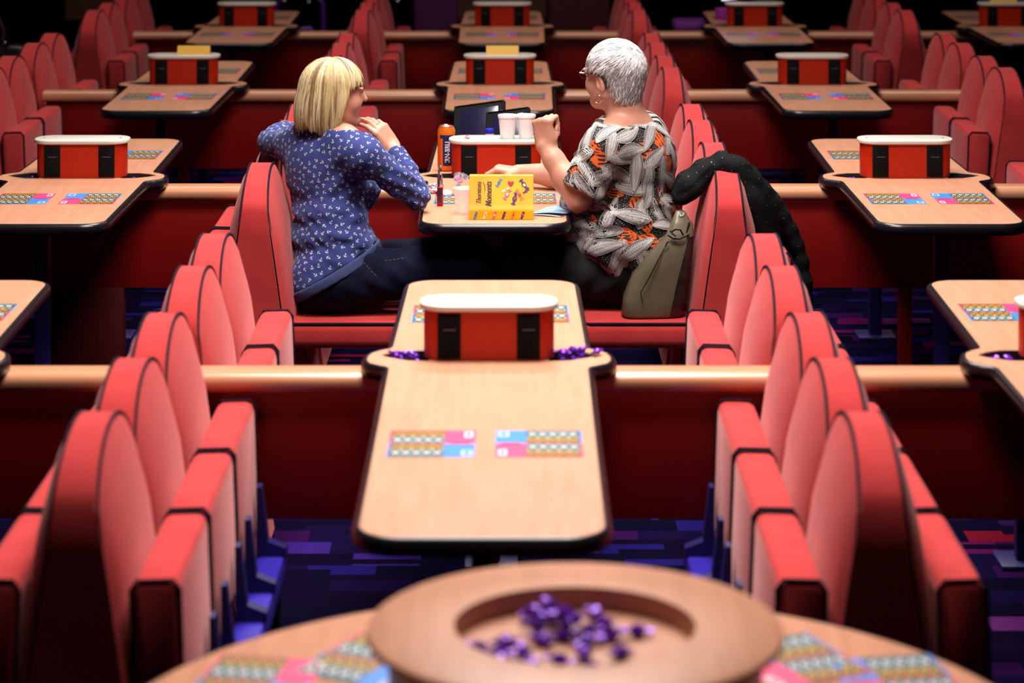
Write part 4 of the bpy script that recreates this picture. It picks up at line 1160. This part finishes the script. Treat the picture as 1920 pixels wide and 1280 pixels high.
    bl.build('light_strands', HB, hair, angle=180); bm_.build('golden_strands', HM, hair, angle=180); bd.build('dark_strands', HC, hair, angle=180)
    # ---- pearl earring and ring
    b = MB(); b.sphere(T(.004,-.086,-.054), .0056, 12, 8); put(b.build('earring', mat('pearl', (.85,.82,.78), .15, coat=.6), root, angle=180))
    d = nrm(HD); n = nrm(HN-d*(HN@d)); a = np.cross(d, n)
    p = RW_+d*.082*.98*.95+a*(.027-.036)*.95; v = nrm(d+a*(-.5)*.05)*math.cos(R(26))+n*math.sin(R(26))
    c = p+v*.018; u1 = nrm(np.cross(v, A3(0,0,1))); u2 = np.cross(v, u1)
    b = MB(); b.tube([c+u1*.0098*math.cos(q*.5236)+u2*.0098*math.sin(q*.5236) for q in range(12)], .0014, 6, closed=True)
    put(b.build('finger_ring', SILV, root, angle=180))
    return root

def eyes_w(parent, T, Rm, sc, put):
    before = set(bpy.data.objects)
    eyes(parent, T, Rm, sc)
    for o in bpy.data.objects:
        if o not in before and o.parent == parent: put(o)
        elif o not in before: pass

# ================================================== woman with short white hair, facing left and away
def person_grey():
    root = empty('person', (.405, 8.63, .435))
    tag(root, 'person with short white hair and glasses in leaf-print top, fist raised, seated on the right', 'person')
    inv = Matrix.Translation((-.405, -8.63, -.435))
    def put(o):
        if o.parent == root: o.matrix_parent_inverse = inv
        return o
    f_t = A3(-math.cos(R(32)), math.sin(R(32)), 0); l_t = A3(-f_t[1], f_t[0], 0)
    chest = A3(.385, 8.665, .900); belly = A3(.380, 8.650, .735); pelv = A3(.410, 8.685, .575)
    LS, LE, LW = A3(.305, 8.500, .985), A3(.222, 8.500, .822), A3(.112, 8.580, .985)
    RS, RE, RW_ = A3(.455, 8.830, .985), A3(.215, 9.020, .818), A3(.022, 9.085, .822)
    hips = [A3(.385, 8.545, .545), A3(.385, 8.745, .545)]; knees = [A3(-.010, 8.560, .575), A3(-.010, 8.790, .575)]
    ank = [A3(.045, 8.56, .09), A3(.03, 8.80, .09)]
    def adj(p): k = (p[1]+.05)/p[1]; return A3(p[0]*k, p[1]+.05, 2.2-(2.2-p[2])*k)
    chest, belly, pelv, LS, LE, LW, RS, RE, RW_ = map(adj, (chest, belly, pelv, LS, LE, LW, RS, RE, RW_))
    hips = [h+A3(0,.09,0) for h in hips]; knees = [h+A3(0,.06,0) for h in knees]; ank = [h+A3(0,.06,0) for h in ank]
    hc = adj(A3(.344, 8.675, 1.212)); hf = A3(-math.cos(R(42)), math.sin(R(42)), -.02); HR = frame(hf); hs = 1.03
    def torso(s, g, k=.04):
        s.ell(pelv, (.150,.195,.125), frame((-1,.1,0)), k, grow=g)
        for q in (-.085,.09): s.ell(pelv+A3(.055,q,-.02), (.110,.105,.105), None, k, grow=g)
        s.ell(belly, (.160,.190,.140), frame(f_t), .06, grow=g)
        s.ell(belly+A3(.01,0,-.08), (.165,.200,.10), frame(f_t), .05, grow=g)
        s.ell(belly+f_t*.075+l_t*.03+A3(0,0,.02), (.10,.14,.13), frame(f_t), .06, grow=g)
        s.ell(chest, (.132,.182,.155), frame(f_t), .06, grow=g)
        s.ell(chest-f_t*.035+A3(0,0,.03), (.105,.165,.125), frame(f_t), .05, grow=g)
        for q in (-1, 1): s.ell(chest+f_t*.105+l_t*q*.085+A3(0,0,-.06), (.078,.080,.078), frame(f_t), .04, grow=g)
        s.cone(LS+A3(.03,.05,0), RS+A3(-.02,-.05,0), .070, .070, .05, grow=g)
        for p in (LS, RS): s.cone(p*.45+(chest+A3(0,0,.15))*.55, p, .068, .060, .04, grow=g)
    nb = adj(A3(.395, 8.665, 1.045))
    # ---- body
    s = SDF((-.16,8.30,-.02), (.70,9.30,1.37), .007, [((.20,8.62,1.06), (.46,8.85,1.36), .0032), ((.055,8.54,.95), (.175,8.70,1.11), .0026), ((-.13,9.05,.75), (.05,9.22,.88), .003)])
    torso(s, -.006)
    legs(s, hips, knees, ank, 0, 1.08)
    for a in ank: s.cone(a+A3(0,0,-.03), a+A3(-.13,0,-.05), .036, .026, .02)
    s.chain([(LS,.058), (LS*.4+LE*.6,.052), (LE,.041), (LE*.62+LW*.38,.0455), (LE*.25+LW*.75,.035), (LW,.0285)], .018)
    s.chain([(RS,.058), (RS*.4+RE*.6,.052), (RE,.041), (RE*.62+RW_*.38,.042), (RW_,.028)], .018)
    s.cone(nb+A3(.005,0,-.04), hc+HR@A3(-.034,0,-.060), .074, .062, .03)
    s.cone(nb+A3(.02,0,-.02), LS+A3(.06,.06,.012), .055, .048, .04); s.cone(nb+A3(.02,0,-.02), RS+A3(-.05,-.06,.012), .055, .048, .04)
    T = head_sdf(s, hc, HR, hs, .008, .003, -.016)
    s.ell(T(.020,0,-.084), (.036,.040,.020), HR, .03)
    hand_sdf(s, LW, A3(-.12,.10,.98), A3(.55,.80,-.05), -1, [(74,92,55),(76,95,55),(78,95,55),(80,92,55)], .03, (.75,1.6,-.25), 1.06, 40, .010)
    hand_sdf(s, RW_, A3(-.97,.12,.16), A3(-.15,.10,-1), 1, [(32,52,30),(38,58,32),(42,60,32),(46,60,32)], .04, (.9,.6), .95, 25)
    V, Q = s.mesh(); V = smooth_np(V, Q, 2, .45)
    ctr = V[Q].mean(1); loc = (ctr-hc)@HR/hs
    lips = (loc[:,0] > .080) & (np.abs(loc[:,1]) < .024) & (loc[:,2] > -.072) & (loc[:,2] < -.046)
    put(np_mesh('body', V, Q, [SKIN2, LIP], root, lips.astype(int)))
    eyes_w(root, T, HR, hs, put)
    # ---- blouse with leaf print
    s = SDF((.05,8.30,.42), (.70,9.22,1.12), .006)
    torso(s, .010)
    e1 = LS*.16+LE*.84; e2 = RS*.2+RE*.8
    s.cone(LS+A3(.01,.01,0), e1, .074, .078, .03, flat_b=True); s.cone(RS, e2, .074, .074, .03, flat_b=True)
    s.cone(nb+A3(0,0,-.05), nb+A3(0,0,.03), .100, .076, .05)
    def folds(X, Y, Z):
        q = Z+.10*(X-.4)
        w = np.exp(-((Z-.755)/.09)**2)*(.0060*np.sin(q*70+2.4*np.sin(X*12)+2*np.sin(Y*8))+.002*np.sin(q*150+3*np.sin(X*23)))
        w = w+np.exp(-((Z-.58)/.07)**2)*.0065*np.sin(np.arctan2(Y-8.64, X-.40)*9+2*np.sin(Z*20))
        w = w+np.exp(-((X-.27)**2+(Z-.90)**2+(Y-8.5)**2)/.012)*.0045*np.sin((X*.8+Z*.6)*110)
        return w
    s.warp(folds)
    s.cut(A3(.40,8.64,.552), nrm(A3(.12,0,-1)))
    s.cut(nb+A3(0,0,.022), nrm(A3(.10,-.10,1)), nb-A3(.16,.16,.06), nb+A3(.16,.16,.1))
    V, Q = s.mesh(); V = smooth_np(V, Q, 2, .4)
    D = Decals(V, Q); N = vnormals(V, Q); rn = random.Random(12)
    vis = lambda p: p[1] < 8.92
    # stipple of short pale dashes on the black ground
    for i in poisson(V, N, .0064, rn, vis):
        D.place(V[i], N[i], rn.uniform(0, 6.28)); l = rn.uniform(.0012,.0024); D.line([(-l,0),(l,0)], rn.uniform(.0008,.0014), .0008, 1)
    # orange patches crossed by black bars
    spots = []
    def orange(p, n_, ang, w, h, oo):
        D.place(p, n_, ang)
        [D.strip([(w*(1-abs(k/4-1)**1.4)*a_, h*(k/4-1)) for k in range(9)], [(w*(1-abs(k/4-1)**1.4)*(a_+.5), h*(k/4-1)) for k in range(9)], oo, 2) for a_ in (-1, -.5, 0, .5)]
        for q in range(4):
            x0 = -w*.75+q*w*.5; D.line([(x0, -h*.75), (x0+.006, -h*.2), (x0+.004, h*.3), (x0-.006, h*.7)], [.001,.006,.0052,.001], oo+.0004, 3)
    for px, py, ang, w, h in ((1236,262,.3,.030,.058), (1206,283,1.2,.026,.050), (1252,306,.1,.022,.055), (1114,276,.9,.020,.036), (1128,300,1.5,.024,.040), (1240,358,.2,.026,.040), (1150,362,1.3,.018,.034), (1168,436,1.4,.018,.048), (1218,450,1.2,.024,.042), (1212,418,.2,.024,.036), (1112,414,.3,.014,.024), (1262,402,.2,.014,.030)):
        h_ = D.bvh.ray_cast(Vector((0,0,CAM_Z)), (at(px, py, 8.6)-Vector((0,0,CAM_Z))).normalized())
        if h_[0] is not None: spots.append(h_[0]); orange(h_[0], h_[1], ang, w*1.15, h*1.1, .0014)
    for i in poisson(V, N, .12, rn, lambda p: p[1] < 8.92 and p[2] < .985): orange(V[i], N[i], rn.uniform(0, 6.28), rn.uniform(.022,.034), rn.uniform(.040,.055), .0012)
    # fern-like leaves
    for c, i in enumerate(poisson(V, N, .050, rn, lambda p: vis(p) and all((Vector(p)-q).length > .050 for q in spots))):
        D.place(V[i], N[i], rn.uniform(0, 6.28)); L = rn.uniform(.056,.082); W = rn.uniform(.018,.026); base = .0022+.00045*(c % 9); bend = rn.uniform(-.25,.25); style = rn.random()
        def cx_(u): return bend*u*u/L*.6
        def hw(u): q = (u/L+1)/2; return W*max(0, math.sin(math.pi*q**.75))**.8
        us = [-L+2*L*k/14 for k in range(15)]
        [D.strip([(u, cx_(u)+hw(u)*a_) for u in us], [(u, cx_(u)+hw(u)*(a_-.5)) for u in us], base, 3) for a_ in (1, .5, 0, -.5)]
        D.line([(u, cx_(u)+hw(u)) for u in us], .0011, base+.0004, 1); D.line([(u, cx_(u)-hw(u)) for u in us], .0011, base+.0004, 1)
        D.line([(u, cx_(u)) for u in us], [.0005]+[.0020]*7+[.0015]*6+[.0005], base+.0004, 1)
        n = int(2*L/(.0060 if style < .6 else .0042))
        for k in range(n):
            u = -L*.93+1.80*L*k/n; h = hw(u)
            for q in (-1, 1):
                ex = u+h*.75; wd = .0028 if style < .6 else .0017
                he = hw(min(ex, L*.99))*.90
                D.line([(u, cx_(u)+q*.0012), (u*.6+ex*.4, cx_(u)+q*he*.45), (ex, cx_(ex)+q*he)], [wd*.55, wd, wd*.25], base+.0004, 1)
    vs, fs, mi = merge_cloth(V, Q, D)
    put(mesh_from('blouse', vs, fs, [PRK, PRW, PRO, PRK], root, mi, True, 180))
    # ---- trousers and shoes
    s = SDF((-.12,8.34,.02), (.68,9.1,.72), .007)
    torso(s, .004); legs(s, hips, knees, ank, .012, 1.08)
    s.cut(A3(0,0,.66), A3(0,0,1)); s.cut(A3(0,0,.085), A3(0,0,-1))
    s.warp(lambda X, Y, Z: .004*np.sin((X*.8-Z*.7)*75+2*np.sin(Y*14))*np.exp(-((X-.28)/.16)**2))
    V, Q = s.mesh(); V = smooth_np(V, Q, 2, .4)
    tr = put(np_mesh('trousers', V, Q, [BLACKC], root))
    b = MB(); p = at(1168, 474, 8.44); b.box((p.x-.003, 8.455, p.z-.007), (p.x+.003, 8.46, p.z+.006), .001); put(b.build('zip_pull', SILV, tr))
    for a in ank:
        b = MB(); b.prism([(.05,-.04),(-.15,-.032),(-.185,-.02),(-.19,.0),(-.185,.02),(-.15,.032),(.05,.04)], 2, 0, .075, .018, 3, Matrix.Translation((a[0], a[1], .0)))
        put(b.build('shoe', SHOE, root, angle=60))
    # ---- short hair swept from the crown
    HA = vary(mat('white_hair', (.55,.53,.54), .5, spec=.35), (.34,.325,.33), (.60,.585,.59), (60,60,30), 1, 3, .3, .7, bump=.2, bscale=140, dist=.002)
    HB = mat('white_strand', (.84,.83,.84), .42, spec=.4); HC = mat('grey_strand', (.33,.30,.315), .5, spec=.3)
    cr = A3(-.075, 0, .075)                                   # crown whorl in head space
    def shell(dirv, rr): d = nrm(dirv); return A3(-.014,0,.024)+d*A3(.108,.089,.097)*rr
    def low(dirv):
        """lowest hair line for a direction: brow in front, above the ear at the side, nape behind"""
        d = nrm(dirv); ang = abs(math.degrees(math.atan2(d[1], d[0])))
        if ang < 55: return .058
        if ang < 84: return .058-.046*((ang-55)/29)
        if ang < 99: return .012+.008*((ang-84)/15)
        if ang < 109: return .020-.065*((ang-99)/10)
        if ang < 120: return -.045-.027*((ang-109)/11)
        return -.072-.016*min(1, (ang-120)/40)
    V, Fc = [], []; NP_, NT = 120, 20
    for lay, rr in enumerate((1.0, .90)):
        for i in range(NP_):
            ph = 2*math.pi*i/NP_
            zlow = low(A3(math.cos(ph), math.sin(ph), 0))
            for k in range(NT+1):
                z = .024+.097*rr*math.cos(math.pi/2*min(1, k/NT*1.0)); t = k/NT
                zt_ = .121; z = zt_-(zt_-zlow)*t**1.25
                q = max(-1, min(1, (z-.024)/.097)); rad = math.sqrt(max(0, 1-q*q)) if z > .024 else 1-.20*((.024-z)/.10)**1.4
                bump = 1+.008*math.sin(ph*17+k*.9)+.006*math.sin(ph*29-k*1.3) if lay == 0 else 1
                taper = 1 if lay == 0 else 1
                rim = 1-.05*max(0, (t-.85)/.15) if lay == 0 else 1
                V.append(T(-.014+.108*rr*rad*math.cos(ph)*bump*rim, .089*rr*rad*math.sin(ph)*bump*rim, .024+(z-.024)*(1 if z < .024 else (rr if lay else 1)*bump)))
    m = NT+1
    for i in range(NP_):
        j = (i+1) % NP_
        for k in range(NT):
            Fc.append((i*m+k, i*m+k+1, j*m+k+1, j*m+k)); q = NP_*m; Fc.append((q+i*m+k, q+j*m+k, q+j*m+k+1, q+i*m+k+1))
        Fc.append((i*m+NT, NP_*m+i*m+NT, NP_*m+j*m+NT, j*m+NT))
    hair = put(mesh_from('hair', V, Fc, HA, root, None, True, 180))
    rn = random.Random(5); bl, bd = MB(), MB()
    def side(ph, z, rr):
        rad = 1-.20*(max(0, .024-z)/.10)**1.4
        return A3(-.014+.108*rr*rad*math.cos(ph), .089*rr*rad*math.sin(ph), z)
    for q in range(5200):
        d = nrm(A3(rn.gauss(0,1), rn.gauss(0,1), rn.gauss(.35,.7)))
        p = shell(d, 1.0); L = rn.uniform(.022,.040); lift = rn.uniform(.004,.030); P = []
        if p[2] > .028:
            flow = p-cr; flow = flow-d*(flow@d)
            if np.linalg.norm(flow) < 1e-4: continue
            flow = nrm(nrm(flow)+A3(rn.gauss(0,.16), rn.gauss(0,.16), 0)); flow = flow-d*(flow@d)
            for k in range(6):
                u = k/5; dd = nrm(p+flow*L*u-A3(-.014,0,.024)); sh = shell(dd, 1.002+lift*math.sin(u*2.0))
                if sh[2] < .024: ph = math.atan2(sh[1]/.089, (sh[0]+.014)/.108); sh = side(ph, sh[2], 1.002+lift*math.sin(u*2.0))
                P.append(T(*sh))
        else:
            ph = rn.uniform(math.radians(60), math.radians(300)); z0 = rn.uniform(-.085, .040); zl = low(A3(math.cos(ph), math.sin(ph), 0))
            if z0 < zl+.006: continue
            L = min(L*.75, z0-zl+.008); sw = rn.gauss(0, .06)+(-.04 if math.sin(ph) > 0 else .04)
            P = [T(*side(ph+sw*k/5, z0-L*k/5, 1.002+lift*.45*math.sin(k/5*2.2))) for k in range(6)]
        white = rn.random() < (.85 if p[2] > .065 else .50 if p[2] > .028 else .16)
        lock_tube(bl if white else bd, P, rn.uniform(.0007,.0013))
    put(bl.build('white_strands', HB, hair, angle=180)); put(bd.build('grey_strands', HC, hair, angle=180))
    # ---- glasses and hoop earring
    gl = MB()
    for y in (-.032, .032): gl.tube([T(.098-.10*abs(y+.021*math.cos(q*.3927))*.12, y+.021*math.cos(q*.3927), .004+.016*math.sin(q*.3927)) for q in range(16)], .0018, 6, closed=True)
    gl.tube([T(.098,-.011,.008), T(.101,0,.010), T(.098,.011,.008)], .0017, 6)
    g = put(gl.build('glasses', BLK, root, angle=180))
    for y in (-1, 1):
        b = MB(); b.tube([T(.094,y*.054,.010), T(.088,y*.068,.010), T(.060,y*.076,.011)], .0025, 6); put(b.build('temple_front', mat('pale_temple', (.75,.68,.66), .3) if y > 0 else BLK, g))
        b = MB(); b.tube([T(.060,y*.076,.011), T(.016,y*.080,.011), T(-.016,y*.082,.008), T(-.030,y*.082,-.012), T(-.038,y*.080,-.034)], .0024, 6); put(b.build('temple', BLK, g))
        b = MB(); b.tube([T(.000+.0150*math.sin(q*.2618), y*(.082+.003*math.cos(q*.2618)), -.070+.0150*math.cos(q*.2618)) for q in range(24)], .0011, 6, closed=True); put(b.build('hoop_earring', mat('pale_gold', (.9,.75,.55), .18, metal=1), root, angle=180))
    return root
person_blonde(); person_grey()
# ------------------------------------------------------------------ olive tote bag on the seat
OLIVE = vary(mat('olive_leather', (.10,.085,.05), .42, spec=.45), (.085,.070,.042), (.125,.105,.066), (1,1,1), 9, 3, .3, .7, bump=.2, bscale=160, dist=.001)
o = empty('tote_bag', (.47, 8.50, .436)); tag(o, 'olive leather tote bag leaning on the seat back beside the grey-haired woman', 'bag')
rings = [(.003,.368,.562,.055),(.012,.362,.568,.060),(.065,.370,.580,.060),(.14,.400,.592,.056),(.215,.462,.600,.050),(.268,.513,.604,.042),(.305,.528,.600,.028),(.348,.545,.588,.016)]
V, Fc, MI = [], [], []; n = 24; m = len(rings)
for zi, (z, x0, x1, dp) in enumerate(rings):
    cx_, hw_ = (x0+x1)/2, (x1-x0)/2
    for k in range(n):
        a = 2*math.pi*k/n; c_, s_ = math.cos(a), math.sin(a); q = .45
        V.append((cx_-.47+hw_*abs(c_)**q*(1 if c_ > 0 else -1), dp*abs(s_)**q*(1 if s_ > 0 else -1)+(.006*math.sin(z*22+c_*3)-.004*math.cos((c_+.25-z*2.2)*2.2))*(s_ < 0), z-(.030*max(0, c_) if zi == 7 else 0)))
for zi in range(m-1):
    for k in range(n):
        Fc.append((zi*n+k, zi*n+(k+1)%n, (zi+1)*n+(k+1)%n, (zi+1)*n+k)); MI.append(1 if (k in (0, 1, 2, 3, 19, 20, 21, 22, 23) and zi < 5) else 0)  # black side panel; its spread round the front paints in the bag's shade
Fc.append(list(range(n))[::-1]); MI.append(0)
body = mesh_from('body', V, Fc, [OLIVE, LEA], o, MI, True, 50)
md = body.modifiers.new('thick', 'SOLIDIFY'); md.thickness = .004; md.offset = -1
def bp(px, py, Y): p = at(px, py, Y-.007); return (p.x-.47, p.y-8.50, p.z-.436)
MB().tube([bp(1247,462,8.449), bp(1232,492,8.443), bp(1215,525,8.436), bp(1201,548,8.434)], [.0012,.002,.002,.0015], 6).build('crease_shade', BLKM, o)  # black tubes draw the shade in the bag's front creases
MB().tube([bp(1201,548,8.434), bp(1203,558,8.434), bp(1205,570,8.436)], .0014, 6).build('crease_shade', BLKM, o)
MB().tube([bp(1252,441,8.45), bp(1262,447,8.445), bp(1274,448,8.445), bp(1286,443,8.45), bp(1292,440,8.47)], .0028, 6).build('rim', BLKM, o)
MB().tube([bp(1258,436,8.445), bp(1266,430,8.44), bp(1276,431,8.44), bp(1281,441,8.445)], .0028, 8).build('strap_loop', BLKM, o)
MB().tube([bp(1286,440,8.47), bp(1292,420,8.48), bp(1291,412,8.50), bp(1283,418,8.53), bp(1284,440,8.54)], .0035, 8).build('handle', BLKM, o)
MB().tube([bp(1272,399,8.49), bp(1276,405,8.485), bp(1281,404,8.487), bp(1283,398,8.49)], .002, 6).build('rim_trim', mat('pale_lining', (.55,.52,.60), .6), o)
MB().tube([bp(1256,432,8.444), bp(1261,438,8.443), bp(1268,443,8.443)], .0036, 8).build('clasp', SILV, o)
MB().tube([bp(1248,462,8.446), bp(1250,456,8.445), bp(1254,453,8.445)], .0022, 6).build('toggle', BLKM, o)

# ------------------------------------------------------------------ black coat over the end seat
COAT = vary(mat('black_knit', (.004,.004,.005), .8, spec=.10), (.0025,.0025,.003), (.005,.005,.006), (1,1,1), 20, 3, .3, .7, bump=.25, bscale=260, dist=.001)
SEQ = mat('sequin', (.7,.7,.75), .2, metal=.6)
s = SDF((.48,8.40,.42), (1.06,8.98,1.0), .0055)
def X(x, y, z): return (x, y, z)
for y, dz in ((8.565,0), (8.62,.003), (8.68,0)):
    s.chain([(X(.552,y-.035,.824),.016), (X(.585,y-.025,.860),.022), (X(.640,y-.01,.904+dz),.017), (X(.712,y,.934+dz),.015), (X(.775,y,.912+dz),.017), (X(.815,y,.877),.017), (X(.850,y,.835),.017), (X(.882,y,.795),.017), (X(.910,y,.752),.017), (X(.934,y,.707),.016), (X(.955,y,.658),.016), (X(.972,y,.602),.015), (X(.986,y,.540),.014), (X(.994,y,.470),.012)], .03)
for k, (y, xe, ze) in enumerate(((8.535,.850,.66), (8.545,.890,.60), (8.56,.920,.53), (8.59,.955,.49), (8.64,.97,.475), (8.70,.965,.49))):
    s.chain([(X(.745,y+.02,.908),.016), (X(.745*.5+xe*.5,y,.908*.5+ze*.5+.03),.018), (X(xe,y,ze),.014)], .045)
s.chain([(X(.640,8.545,.884),.020), (X(.600,8.525,.850),.024), (X(.572,8.52,.822),.018)], .035)
def crease(a): return .6-1.6*np.abs(np.sin(a))**.7
def coat_folds(X, Y, Z):
    ang = np.arctan2(Z-.97, X-.64); rgt = 1/(1+np.exp(-(X-.75)/.015))
    q = .57*X-.82*Z
    return rgt*(.0014*crease(ang*13+Y*9)+.0008*crease(ang*29-Y*14))+(1-rgt)*(.0030*crease(q*62+Y*20+.5*np.sin(X*14))+.0010*crease(q*140+Y*30))
s.warp(coat_folds)
V, Q = s.mesh(); V = smooth_np(V, Q, 1, .4)
D = Decals(V, Q); N = vnormals(V, Q)
for i in poisson(V, N, .030, random.Random(8)):
    D.place(V[i], N[i], 0); D.poly([(.0010*math.cos(a*1.047), .0010*math.sin(a*1.047)) for a in range(6)], .0012, 1)
vs, fs, mi = merge_cloth(V, Q, D)
o = mesh_from('coat', vs, fs, [COAT, SEQ], None, mi, True, 180)
tag(o, 'black speckled coat draped over the end seat on the right', 'coat')
# ------------------------------------------------------------------ light and camera
def area(name, loc, size, power, col=(1,.9,.8), tgt=None, sy=None, spread=180):
    l = bpy.data.lights.new(name, 'AREA'); l.energy = power; l.color = col; l.size = size
    if sy: l.shape = 'RECTANGLE'; l.size_y = sy
    l.spread = R(spread)
    o = bpy.data.objects.new(name, l); COL.objects.link(o); o.location = loc
    d = (Vector(tgt)-Vector(loc)) if tgt else Vector((0,0,-1))
    o.rotation_euler = d.to_track_quat('-Z', 'Y').to_euler()
    return o
area('ceiling_light_near', (0,6.9,4.3), 2.0, 205, (1,.88,.82), sy=1.2, spread=140)
area('ceiling_light_women', (.1,9.5,4.3), 1.4, 120, (1,.93,.88), tgt=(.05,9.0,0), sy=1.0, spread=120)
area('ceiling_light_front', (0,5.0,4.4), 1.4, 54, (1,.9,.83), sy=.8, spread=120)
area('ceiling_light_far', (0,13.4,4.4), 6, 100, (1,.86,.79), sy=2.0, spread=140)
w = bpy.data.worlds.new('hall_ambient'); SC.world = w; w.use_nodes = True
w.node_tree.nodes['Background'].inputs[0].default_value = (.5,.35,.6,1); w.node_tree.nodes['Background'].inputs[1].default_value = .008

cam = bpy.data.cameras.new('camera'); co = bpy.data.objects.new('camera', cam); COL.objects.link(co)
co.location = (0,0,CAM_Z); co.rotation_euler = (R(90),0,0)
cam.sensor_width = 36; cam.lens = F_PX*36/1920; cam.shift_x = 0; cam.shift_y = (HORIZON-640)/1920
cam.clip_start = .1; cam.clip_end = 100
cam.dof.use_dof = True; cam.dof.focus_distance = 8.75; cam.dof.aperture_fstop = 3.0
SC.camera = co
SC.view_settings.view_transform = 'Standard'; SC.view_settings.look = 'None'
SC.view_settings.gamma = 1; SC.view_settings.use_curve_mapping = False
SC.view_settings.exposure = 0
